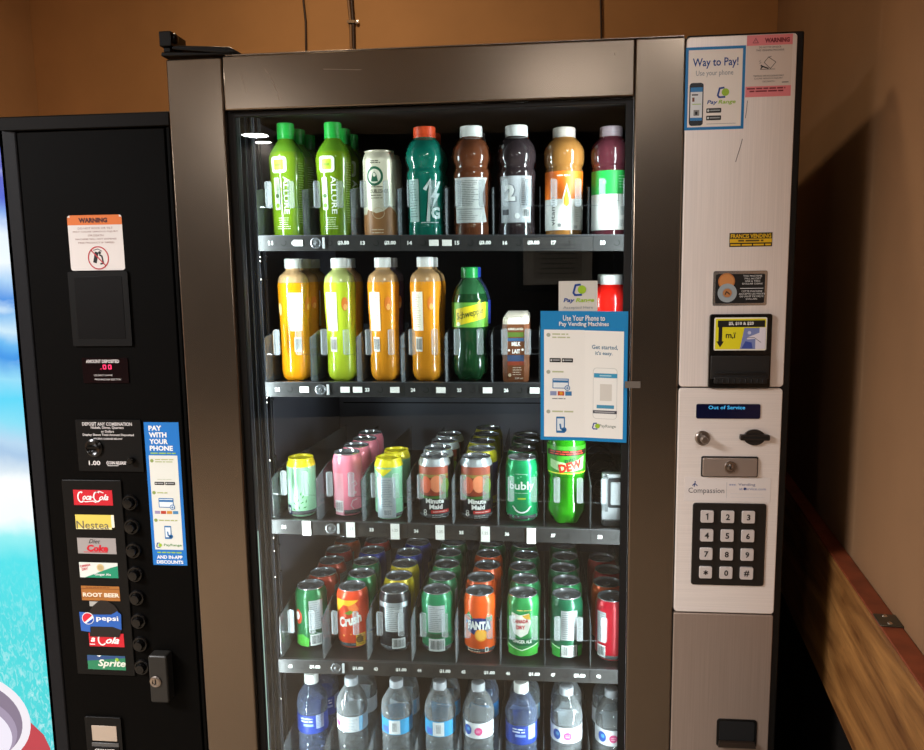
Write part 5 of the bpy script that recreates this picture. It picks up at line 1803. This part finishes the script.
def a_sportback(s):
    W_ = ink('#c4c4c0')
    s.rect(-0.032, 0.028, 0.024, 0.110, W_, 1).poly([(0.024, 0.110), (0.034, 0.110), (0.024, 0.080)], W_, 1).poly([(0.024, 0.070), (0.034, 0.030), (0.024, 0.028)], W_, 1)
    s.lines(-0.026, 0.018, 0.104, 0.060, 15, ink('#6a6c6c'), 2, 0.0011, 0.4)
    s.rect(-0.030, 0.052, 0.022, 0.0535, ink('#8a8c8c'), 2).lines(-0.026, 0.018, 0.048, 0.034, 5, ink('#8a8a88'), 2, 0.0011, 0.4)
bottle('sport_amber', sp, liquid('amber_sports_drink', '#5f3420'), spcap, P('white_cap', '#dcdcd8', 0.35), art=a_sportback)


def a_two(s):
    W_ = ink('#b4b6ba')
    s.rect(-0.032, 0.028, 0.030, 0.112, W_, 1)
    s.text('2', -0.0120, 0.082, ink('#f0f0ee'), 3, h=0.030, w=0.021, bold=0.06).text('2', -0.0110, 0.0815, ink('#7c7e84'), 2, h=0.033, w=0.024, bold=0.09)
    s.rect(-0.028, 0.042, -0.014, 0.052, ink('#4a4a50'), 2).disc(0.002, 0.0400, 0.0050, ink('#e0e0e0'), 2)
    s.lines(0.010, 0.027, 0.106, 0.060, 14, ink('#55575c'), 2, 0.0011, 0.3).bars(0.012, 0.036, 0.027, 0.054, ink('#d8d8d8'), DK, 2)
bottle('sport_dark', sp, liquid('dark_plum_sports_drink', '#2e2527'), spcap, P('white_cap', '#dcdcd8', 0.35), art=a_two)
bottle('sport_red', sp, liquid('red_sports_drink', '#8c1c20'), spcap, P('orange_cap', '#d84a24', 0.35), art=a_sportback)
bottle('sport_amber_dark_cap', sp, liquid('amber_sports_drink', '#5f3420'), spcap, P('grey_cap', '#8f8580', 0.4), art=a_sportback)

# ---- vitamin drinks
vp = smoothprof([(0.0295, 0.0), (0.0338, 0.004), (0.0345, 0.010), (0.0345, 0.060), (0.0345, 0.118), (0.0340, 0.123), (0.0335, 0.128), (0.0362, 0.134), (0.0374, 0.146), (0.0362, 0.160), (0.0310, 0.171), (0.0225, 0.180), (0.0192, 0.185)], 4)
vcap = (0.0206, 0.1835, 0.2005)


def a_vit_orange(s):
    s.stroke([(0.004, 0.092), (0.0095, 0.072), (0.0075, 0.060)], 0.002, ink('#f6e8d0'), 2)
    s.poly([(0.004, 0.098), (0.0115, 0.072), (0.0120, 0.060), (0.007, 0.052), (0.001, 0.052), (-0.004, 0.060), (-0.0035, 0.072)], ink('#f2ecdf'), 2)
    s.poly([(0.004, 0.090), (0.0085, 0.072), (0.0090, 0.060), (0.004, 0.0555), (-0.001, 0.060), (-0.0005, 0.072)], ink('#e8a030'), 3)
    s.text('vitamin', -0.0220, 0.048, ink('#4a4a48'), 2, h=0.0090, w=0.052, rot=90)
    s.lines(-0.0260, -0.0240, 0.108, 0.070, 14, ink('#f8dcc0'), 2, 0.001, 0.1)
    s.lines(-0.014, 0.010, 0.1120, 0.1119, 1, ink('#f8e4d0'), 2, 0.0024, 0)
    s.rect(-0.012, 0.020, -0.006, 0.026, ink('#8a8a88'), 2).rect(0.018, 0.016, 0.026, 0.022, ink('#b8b8b4'), 2)
    s.lines(0.022, 0.034, 0.066, 0.030, 10, ink('#b0b0ac'), 2, 0.001, 0.3)
LWHITE = ink('#e8e6e0')
bottle('vitamin_orange', vp, liquid('orange_vitamin_drink', '#8f6130'), vcap, P('milky_cap', '#b3a89f', 0.4), bands=[(0.014, 0.070, LWHITE), (0.070, 0.120, ink('#ee7420'))], art=a_vit_orange)


def a_vit_green(s):
    s.lines(-0.022, 0.018, 0.066, 0.030, 5, ink('#b8bcb8'), 2, 0.0012, 0.5)
    s.rect(-0.020, 0.046, -0.008, 0.060, ink('#c9d0ca'), 2).rect(0.016, 0.040, 0.028, 0.056, ink('#c2c6c2'), 2).bars(0.014, 0.018, 0.028, 0.034, WHITE, ink('#9a9a98'), 2)
    s.rect(-0.004, 0.022, 0.004, 0.030, ink('#aeb0ae'), 2).lines(0.012, 0.028, 0.110, 0.090, 5, ink('#9adca8'), 2, 0.0012, 0.2)
    s.rect(-0.016, 0.096, -0.010, 0.102, ink('#7cd492'), 2)
bottle('vitamin_green', vp, liquid('pink_vitamin_drink', '#55262e'), vcap, P('pinkish_cap', '#a08c92', 0.4), bands=[(0.014, 0.078, LWHITE), (0.078, 0.120, ink('#28b04c'))], art=a_vit_green)

# ---- sparkling fruit drinks (tall, five-lobed feet)
tp = smoothprof([(0.0210, 0.0), (0.0265, 0.005), (0.0285, 0.014), (0.0282, 0.050), (0.0285, 0.100), (0.0300, 0.140), (0.0308, 0.175), (0.0306, 0.188), (0.0270, 0.203), (0.0190, 0.211), (0.0145, 0.215), (0.0140, 0.221)], 5)


def foot_lobes(n, depth, ztop):
    def f(r, z, a):
        if z >= ztop:
            return r
        t = 1 - z / ztop
        return r * (1 - depth * t * (0.5 + 0.5 * cos(n * a)))
    return f


def art_spark(side):
    def a(s):
        s.rect(side - 0.0105, 0.098, side + 0.0125, 0.172, ink('#f4ead4'), 1)
        s.lines(side - 0.007, side + 0.009, 0.166, 0.106, 15, ink('#b09468'), 2, 0.0010, 0.4)
        s.bars(side - 0.004, 0.058, side + 0.010, 0.086, ink('#ece4d6'), ink('#6a6460'), 1)
        s.disc(side + 0.027, 0.150, 0.0060, ink('#e07a28'), 1, 0.0130).disc(side + 0.028, 0.144, 0.0038, ink('#f4b060'), 2, 0.0060)
        s.disc(side - 0.032, 0.140, 0.0050, ink('#f0c890'), 1, 0.0120)
        s.lines(side - 0.026, side - 0.024, 0.110, 0.070, 12, ink('#f4dcb0'), 1, 0.0012, 0.1)
    return a


for kind, body, neck, sd in (('spark_orange', '#e89412', '#b9956a', 0.010), ('spark_lime', '#b6c832', '#a9b06a', -0.012), ('spark_gold', '#dc8c22', '#b08a60', -0.014), ('spark_amber', '#d08a26', '#b08a60', -0.006), ('spark_plum', '#4a3040', '#5a4a54', 0.006)):
    bottle(kind, tp, liquid('sparkling_' + kind, body), (0.0158, 0.2215, 0.2375), P('white_cap', '#dcdcd8', 0.35) if kind != 'spark_plum' else P('grey_cap', '#8f8580', 0.4),
           art=art_spark(sd), neckm=liquid('sparkling_neck_' + kind, neck), neck_from=0.190, lobes=foot_lobes(5, 0.16, 0.016))

# ---- soda bottles
cp = smoothprof([(0.0230, 0.0), (0.0300, 0.006), (0.0345, 0.020), (0.0348, 0.040), (0.0310, 0.062), (0.0300, 0.076), (0.0335, 0.096), (0.0345, 0.105), (0.0345, 0.150), (0.0335, 0.160), (0.0270, 0.178), (0.0190, 0.190), (0.0150, 0.196), (0.0140, 0.201)], 5)


def a_schw(s):
    s.poly([(-0.026, 0.106), (0.036, 0.122), (0.036, 0.152), (-0.026, 0.138)], ink('#d9c21e'), 2)
    s.text('Schweppes', 0.004, 0.1290, ink('#173f1f'), 3, h=0.0165, w=0.056, bold=0.01, shear=0.25, rot=14)
    s.disc(-0.020, 0.110, 0.004, ink('#e0e8c0'), 3).poly([(0.016, 0.150), (0.024, 0.158), (0.022, 0.148)], ink('#b8cc30'), 3)
bottle('ginger_bottle', cp, liquid('dark_green_soda', '#143a1e'), (0.0160, 0.2000, 0.2175), P('green_cap', '#1f9044', 0.35),
       bands=[(0.104, 0.151, ink('#5f9c34'))], art=a_schw, neckm=liquid('green_soda_neck', '#2c5c38'), neck_from=0.165, lobes=foot_lobes(5, 0.2, 0.02))
bottle('blue_label_bottle', cp, liquid('clear_blue_soda', '#2a3450'), (0.0160, 0.2000, 0.2175), P('blue_cap', '#2444a8', 0.35), bands=[(0.104, 0.151, ink('#2438a0'))])


def a_dew(s):
    s.rect(-0.046, 0.1395, 0.046, 0.1500, ink('#2a1c14'), 2)
    s.lines(-0.036, 0.036, 0.1475, 0.1430, 2, ink('#c8402c'), 3, 0.0022, 0.1)
    s.poly([(-0.034, 0.132), (0.004, 0.124), (0.036, 0.138), (0.034, 0.112), (-0.008, 0.108), (-0.034, 0.116)], ink('#b6dca0'), 2)
    s.text('mtn', 0.006, 0.1315, ink('#16502c'), 4, h=0.0080, w=0.020, bold=0.03, rot=14)
    s.text('DEW', 0.007, 0.1190, ink('#c02a1c'), 4, h=0.0175, w=0.046, bold=0.06, rot=14, shear=0.1)
    s.rect(-0.046, 0.1040, 0.046, 0.1062, ink('#e0e83c'), 2)
dp = smoothprof([(0.0240, 0.0), (0.0320, 0.006), (0.0362, 0.022), (0.0366, 0.038), (0.0350, 0.050), (0.0342, 0.070), (0.0350, 0.095), (0.0365, 0.104), (0.0365, 0.158), (0.0350, 0.168), (0.0280, 0.188), (0.0190, 0.202), (0.0150, 0.209), (0.0140, 0.214)], 5)
bottle('citrus_bottle', dp, liquid('bright_green_soda', '#20780e'), (0.0160, 0.2140, 0.2310), P('green_cap', '#1f9044', 0.35),
       bands=[(0.104, 0.158, ink('#3a9424'))], art=a_dew, lobes=foot_lobes(5, 0.30, 0.024))
bottle('cola_bottle', dp, liquid('dark_cola', '#1c0f0a'), (0.0160, 0.2140, 0.2310), P('green_cap', '#1f9044', 0.35), bands=[(0.104, 0.158, ink('#2a2424'))], lobes=foot_lobes(5, 0.30, 0.024))
bottle('red_bottle', vp, liquid('bright_red_juice', '#d81c14'), (0.0206, 0.1835, 0.2005), P('white_cap', '#dcdcd8', 0.35), bands=[(0.030, 0.110, ink('#c8281c'))])
bottle('green_tail_bottle', ap, liquid('dim_green_drink', '#4c5e30'), (0.0163, 0.150, 0.165), P('grey_cap', '#8f8580', 0.4)) if False else None

# ---- milk carton
o = thing('milk_carton', None, None)
mb = MB()
w_, d_, h_ = 0.0250, 0.0240, 0.122
oct_ = [(-w_, -d_ + 0.009), (-w_ + 0.009, -d_), (w_ - 0.009, -d_), (w_, -d_ + 0.009), (w_, d_ - 0.009), (w_ - 0.009, d_), (-w_ + 0.009, d_), (-w_, d_ - 0.009)]
rings = [(0.0, 0.92), (0.003, 0.97), (0.020, 1.0), (0.100, 1.0), (h_ - 0.012, 0.98), (h_ - 0.003, 0.96), (h_, 0.90)]
BRN, CRM = P('carton_brown', '#6e3f24', 0.35), P('carton_cream', '#d8cdbf', 0.4)
vs = [(x * k, y * k, z) for z, k in rings for x, y in oct_]
mb.add(vs, [tuple(range(7, -1, -1))], BRN)
mb.add(vs, [tuple(range(48, 56))], CRM)
for i in range(6):
    mb.add(vs, [(i * 8 + k, i * 8 + (k + 1) % 8, (i + 1) * 8 + (k + 1) % 8, (i + 1) * 8 + k) for k in range(8)], CRM if i >= 4 else BRN)
s = Sheet()
s.text('KIRKLAND', 0, 0.1010, ink('#e6dccb'), 2, h=0.0042, w=0.028, bold=0.02)
s.rect(-0.0155, 0.086, 0.0155, 0.095, ink('#58702c'), 1).rect(-0.0155, 0.0780, 0.0155, 0.0840, ink('#38587c'), 1).rect(-0.0155, 0.040, 0.0155, 0.0520, ink('#3c4a68'), 1).rect(-0.0155, 0.0325, 0.0155, 0.040, ink('#8c3c28'), 1)
s.text('MILK', 0.001, 0.0730, ink('#f2ede4'), 2, h=0.0080, w=0.017, bold=0.04)
s.text('LAIT', 0.001, 0.0590, ink('#f2ede4'), 2, h=0.0080, w=0.015, bold=0.04)
s.disc(-0.0125, 0.061, 0.0022, ink('#f2ede4'), 2).disc(0.0130, 0.062, 0.0022, ink('#f2ede4'), 2)
s.lines(-0.006, 0.013, 0.0280, 0.0150, 4, ink('#d8c8b4'), 2, 0.0010, 0.3)
s.text('330 ml', 0.006, 0.0080, ink('#e6dccb'), 2, h=0.0036, w=0.015)
s.disc(-0.0115, 0.0140, 0.0032, ink('#c8b49c'), 2)
s.flat(mb, (0, -d_ - 0.00005, 0), eps=0.0002)
mb.build('carton_body', o, local=True)
mb = MB()
mb.box(-0.021, 0.021, -0.0015, 0.0015, h_ - 0.0002, h_ + 0.0035, CRM)
mb.build('top_seam', o, local=True)
mb = MB()
mb.lathe([(0.0045, h_ - 0.0003), (0.0045, h_ + 0.0012), (0, h_ + 0.0014)], P('foil_seal', '#c9c4bc', 0.25, 0.8), 16, Matrix.Translation((0.010, -0.010, 0)))
mb.build('straw_seal', o, local=True)
PROTO['milk'] = (o, 'carton')

# ---- water bottles
wp0 = [(0.0240, 0.0), (0.0306, 0.005), (0.0322, 0.012)]
for k in range(5):
    z = 0.022 + k * 0.014
    wp0 += [(0.0322, z), (0.0304, z + 0.006)]
wp0 += [(0.0322, 0.094), (0.0317, 0.099), (0.0317, 0.133), (0.0326, 0.139), (0.0323, 0.148), (0.0284, 0.164), (0.0206, 0.178), (0.0150, 0.186), (0.0132, 0.190), (0.0132, 0.193)]
wp = smoothprof(wp0, 3)


def shoulder_ribs(r, z, a):
    t = max(0.0, 1 - abs(z - 0.163) / 0.018)
    return r * (1 + 0.035 * t * cos(9 * a))


def a_spring(u):
    def a(s):
        s.disc(u - 0.018, 0.1160, 0.0090, ink('#2a52a8'), 2, 0.0110).disc(u - 0.016, 0.1180, 0.0040, ink('#5aa0d8'), 3)
        s.disc(u + 0.006, 0.1150, 0.0085, ink('#d8508a'), 2).lines(u + 0.001, u + 0.011, 0.1168, 0.1132, 2, ink('#f0c8d8'), 3, 0.0012, 0.1)
        s.lines(u + 0.018, u + 0.028, 0.129, 0.104, 8, ink('#9aa0a8'), 2, 0.0010, 0.3)
    return a


def a_blueback(s):
    s.rect(-0.012, 0.101, 0.012, 0.131, ink('#e0e6ea'), 2).bars(-0.006, 0.103, 0.006, 0.129, ink('#e8ecee'), ink('#5a646c'), 3)
    s.rect(-0.030, 0.103, -0.014, 0.116, ink('#4a6cc0'), 2)


def a_panelw(s):
    s.lines(-0.016, 0.018, 0.130, 0.103, 9, ink('#8a929a'), 2, 0.0011, 0.3)
    s.disc(-0.0270, 0.1150, 0.0070, ink('#d8508a'), 2)
    s.rect(0.022, 0.100, 0.032, 0.132, ink('#7cb4d8'), 2)


def a_navy(s):
    s.lines(-0.018, 0.010, 0.1235, 0.1175, 2, ink('#c9d4ea'), 2, 0.0030, 0.1)
    s.rect(-0.012, 0.1070, 0.010, 0.1120, ink('#8aa2d8'), 2)
    s.rect(0.016, 0.101, 0.034, 0.131, ink('#a9b8d4'), 2).lines(0.018, 0.032, 0.129, 0.104, 8, ink('#4a5a8a'), 3, 0.001, 0.3)


WCAP = (0.0138, 0.1935, 0.2065)
bottle('water_white', wp, PET, WCAP, WATERCAP, bands=[(0.0995, 0.1325, ink('#dfe2e6'))], art=a_spring(-0.004), lobes=shoulder_ribs)
bottle('water_panel', wp, PET, WCAP, WATERCAP, bands=[(0.0995, 0.1325, ink('#d9dfe4'))], art=a_panelw, lobes=shoulder_ribs)
bottle('water_blue', wp, PET, WCAP, WATERCAP, bands=[(0.0995, 0.1325, ink('#3a98c8'))], art=a_blueback, lobes=shoulder_ribs)
bottle('water_navy', wp, PETBLUE, (0.0148, 0.1935, 0.2120), P('white_cap', '#dcdcd8', 0.35), bands=[(0.0900, 0.1300, ink('#22409a'))], art=a_navy, lobes=shoulder_ribs)

# ------------------------------------------------------------------ stocking the shelves
ORD = ['first', 'second', 'third', 'fourth', 'fifth', 'sixth', 'seventh', 'eighth']
SHELF = ['top', 'second', 'third', 'fourth', 'bottom']
used = set()


def place(kind, r, c, k, desc, y, dx=0.0, rot=0.0):
    proto, cat = PROTO[kind]
    if kind in used:
        o = dup(proto)
    else:
        o = proto
        used.add(kind)
    x = COLX[r][c] + dx
    o.location = (x, y, FLOORS[r] + TILT[r] * (x + 0.07) + abs(TILT[r]) * 0.028 + 0.0002)
    o.rotation_euler = (0, 0, rot)
    row = SHELF[r] + ' shelf'
    where = ('at front of %s lane, %s' % (ORD[c], row)) if k == 0 else ('%s back in %s lane, %s' % (ORD[k], ORD[c], row))
    o['label'] = desc + ' ' + where
    o['category'] = cat
    o['group'] = {'can': 'cans', 'bottle': 'bottles', 'carton': 'cartons'}[cat] + ' on the ' + row


STOCK = {
    0: [[('aloe', 'green aloe drink bottle')] * 3,
        [('aloe', 'green aloe drink bottle')] * 3,
        [('coffee', 'tall cream coffee can')] * 2,
        [('sport_teal', 'teal sports drink bottle with orange cap')] * 2,
        [('sport_amber', 'amber sports drink bottle with white cap'), ('sport_amber_dark_cap', 'amber sports drink bottle with grey cap')],
        [('sport_dark', 'dark plum drink bottle labelled 2'), ('sport_red', 'red sports drink bottle with orange cap')],
        [('vitamin_orange', 'amber drink bottle with orange-white label')],
        [('vitamin_green', 'pink drink bottle with green-white label')]],
    1: [[('spark_orange', 'tall orange drink bottle'), ('spark_amber', 'amber drink bottle'), ('spark_amber', 'amber drink bottle')],
        [('spark_lime', 'tall lime-green drink bottle'), ('spark_amber', 'amber drink bottle')],
        [('spark_gold', 'tall golden orange drink bottle'), ('spark_plum', 'dark drink bottle with grey cap')],
        [('spark_gold', 'tall golden orange drink bottle'), ('spark_gold', 'golden drink bottle')],
        [('ginger_bottle', 'dark green soda bottle with yellow label'), ('blue_label_bottle', 'blue-capped soda bottle')],
        [('milk', 'brown chocolate milk carton')] * 4,
        [],
        [('red_bottle', 'red juice bottle with white cap')] * 2],
    2: [[('mint', 'mint green can with yellow top')],
        [('pink', 'slim pink can')] * 4,
        [('mint_back', 'silver and mint can with yellow top')] * 2,
        [('juice', 'black apple juice can')] * 4,
        [('juice', 'black apple juice can'), ('yellow_navy', 'yellow and navy can'), ('yellow_short', 'yellow can'), ('yellow_short', 'yellow can'), ('yellow_navy', 'yellow and navy can')],
        [('sparkling_green', 'bright green sparkling water can'), ('sparkling_green', 'bright green can'), ('deep_green', 'dark green can'), ('deep_green', 'dark green can')],
        [('citrus_bottle', 'bright green citrus soda bottle'), ('cola_bottle', 'dark cola bottle')],
        []],
    3: [[('green_panel', 'green soda can with silver panel'), ('red_silver', 'red and silver can'), ('red_silver', 'red and silver can'), ('plain_red', 'dark red can'), ('plain_orange', 'orange can')],
        [('crush', 'orange-red fruit soda can'), ('bright_green', 'green can'), ('plain_green', 'dark green can'), ('blue', 'blue can'), ('plain_red', 'red can')],
        [('black_panel', 'black cola can with silver panel'), ('yellow', 'yellow can'), ('yellow_blue', 'yellow and blue can'), ('blue', 'blue can'), ('blue', 'blue can')],
        [('green_back', 'green can showing nutrition panel'), ('plain_green', 'dark green can'), ('bright_green', 'green can'), ('plain_green', 'dark green can'), ('plain_green', 'dark green can')],
        [('fanta', 'orange soda can with navy lettering patch'), ('plain_orange', 'orange can'), ('plain_orange', 'orange can'), ('plain_orange', 'orange can'), ('plain_green', 'green can')],
        [('ginger', 'green ginger ale can with white shield'), ('bright_green', 'green can'), ('plain_green', 'dark green can'), ('plain_green', 'dark green can'), ('plain_green', 'dark green can')],
        [('dark_green_back', 'dark green can showing nutrition panel'), ('bright_green', 'green can'), ('plain_green', 'dark green can'), ('plain_green', 'dark green can'), ('plain_green', 'dark green can')],
        [('cola', 'red cola can'), ('plain_orange', 'orange-red can'), ('plain_red', 'red can'), ('plain_red', 'red can')]],
    4: [[('water_navy', 'blue-labelled water bottle'), ('water_navy', 'blue-labelled water bottle')],
        [('water_panel', 'pale-labelled water bottle'), ('water_white', 'white-labelled water bottle')],
        [('water_blue', 'light blue-labelled water bottle'), ('water_panel', 'pale-labelled water bottle')],
        [('water_blue', 'light blue-labelled water bottle'), ('water_blue', 'light blue-labelled water bottle')],
        [('water_white', 'water bottle with pink-dotted white label'), ('water_blue', 'light blue-labelled water bottle')],
        [('water_navy', 'blue-labelled water bottle'), ('water_panel', 'pale-labelled water bottle')],
        [('water_white', 'water bottle with pink-dotted white label'), ('water_white', 'water bottle')],
        [('water_white', 'water bottle with pink-dotted white label'), ('water_white', 'water bottle')]],
}
Y0 = {0: [.165, .165, .165, .168, .168, .168, .166, .163],
      1: [.165, .165, .165, .165, .170, .155, .16, .163],
      2: [.160, .176, .160, .170, .174, .177, .167, .165],
      3: [.184, .183, .174, .1765, .1745, .170, .167, .161],
      4: [.172, .170, .168, .168, .168, .168, .165, .163]}
PITCH = {'can': 0.0695, 'bottle': 0.0755, 'carton': 0.0515}
# sideways drift of the rows of cans behind the front one, lane by lane
DRIFT = {(3, 0): [0, .007, .0075, .005, .0075], (3, 1): [0, .004, -.002, -.003, -.006], (3, 2): [0, -.004, -.004, -.006, .004], (3, 3): [0, .002, .003, 0, .004],
         (3, 4): [0, -.003, .006, .004, .008], (3, 5): [0, .003, -.004, .002, -.004], (3, 6): [0, .002, -.003, .003, .001], (3, 7): [0, -.004, .004, -.004],
         (2, 1): [0, .004, .008, .006], (2, 2): [0, .004], (2, 3): [0, -.002, .004, .006], (2, 4): [0, .006, .002, .006, .006], (2, 5): [0, -.001, .006, .004],
         (4, 0): [0, .006], (4, 1): [0, .006], (4, 2): [0, .004], (4, 3): [0, .003], (4, 4): [0, .006], (4, 5): [0, .006], (4, 6): [0, .002], (4, 7): [0, -.002]}
rnd = random.Random(11)
for r in range(5):
    for c in range(8):
        y = Y0[r][c]
        prev = None
        for k, (kind, desc) in enumerate(STOCK[r][c]):
            cat = PROTO[kind][1]
            if k:
                p = PITCH[cat] if not (cat == 'can' and kind in ('pink', 'mint', 'mint_back', 'coffee')) else 0.0640
                if kind in ('water_white', 'water_blue', 'water_panel', 'water_navy', 'spark_amber', 'spark_gold', 'spark_plum', 'aloe') and True:
                    p = 0.0675 if kind != 'aloe' else 0.0695
                y += p + 0.0008
            dr = DRIFT.get((r, c), [])
            dx = dr[k] if k < len(dr) else 0.0
            rot = 0.0 if k == 0 else rnd.uniform(-0.9, 0.9)
            if cat == 'carton':
                rot = rnd.uniform(-0.05, 0.05)
            place(kind, r, c, k, desc, y, dx, rot)
# anything made but not stocked is taken away again
for kind, (o, cat) in PROTO.items():
    if kind not in used:
        for ch in list(o.children):
            for g in list(ch.children):
                bpy.data.objects.remove(g)
            bpy.data.objects.remove(ch)
        bpy.data.objects.remove(o)
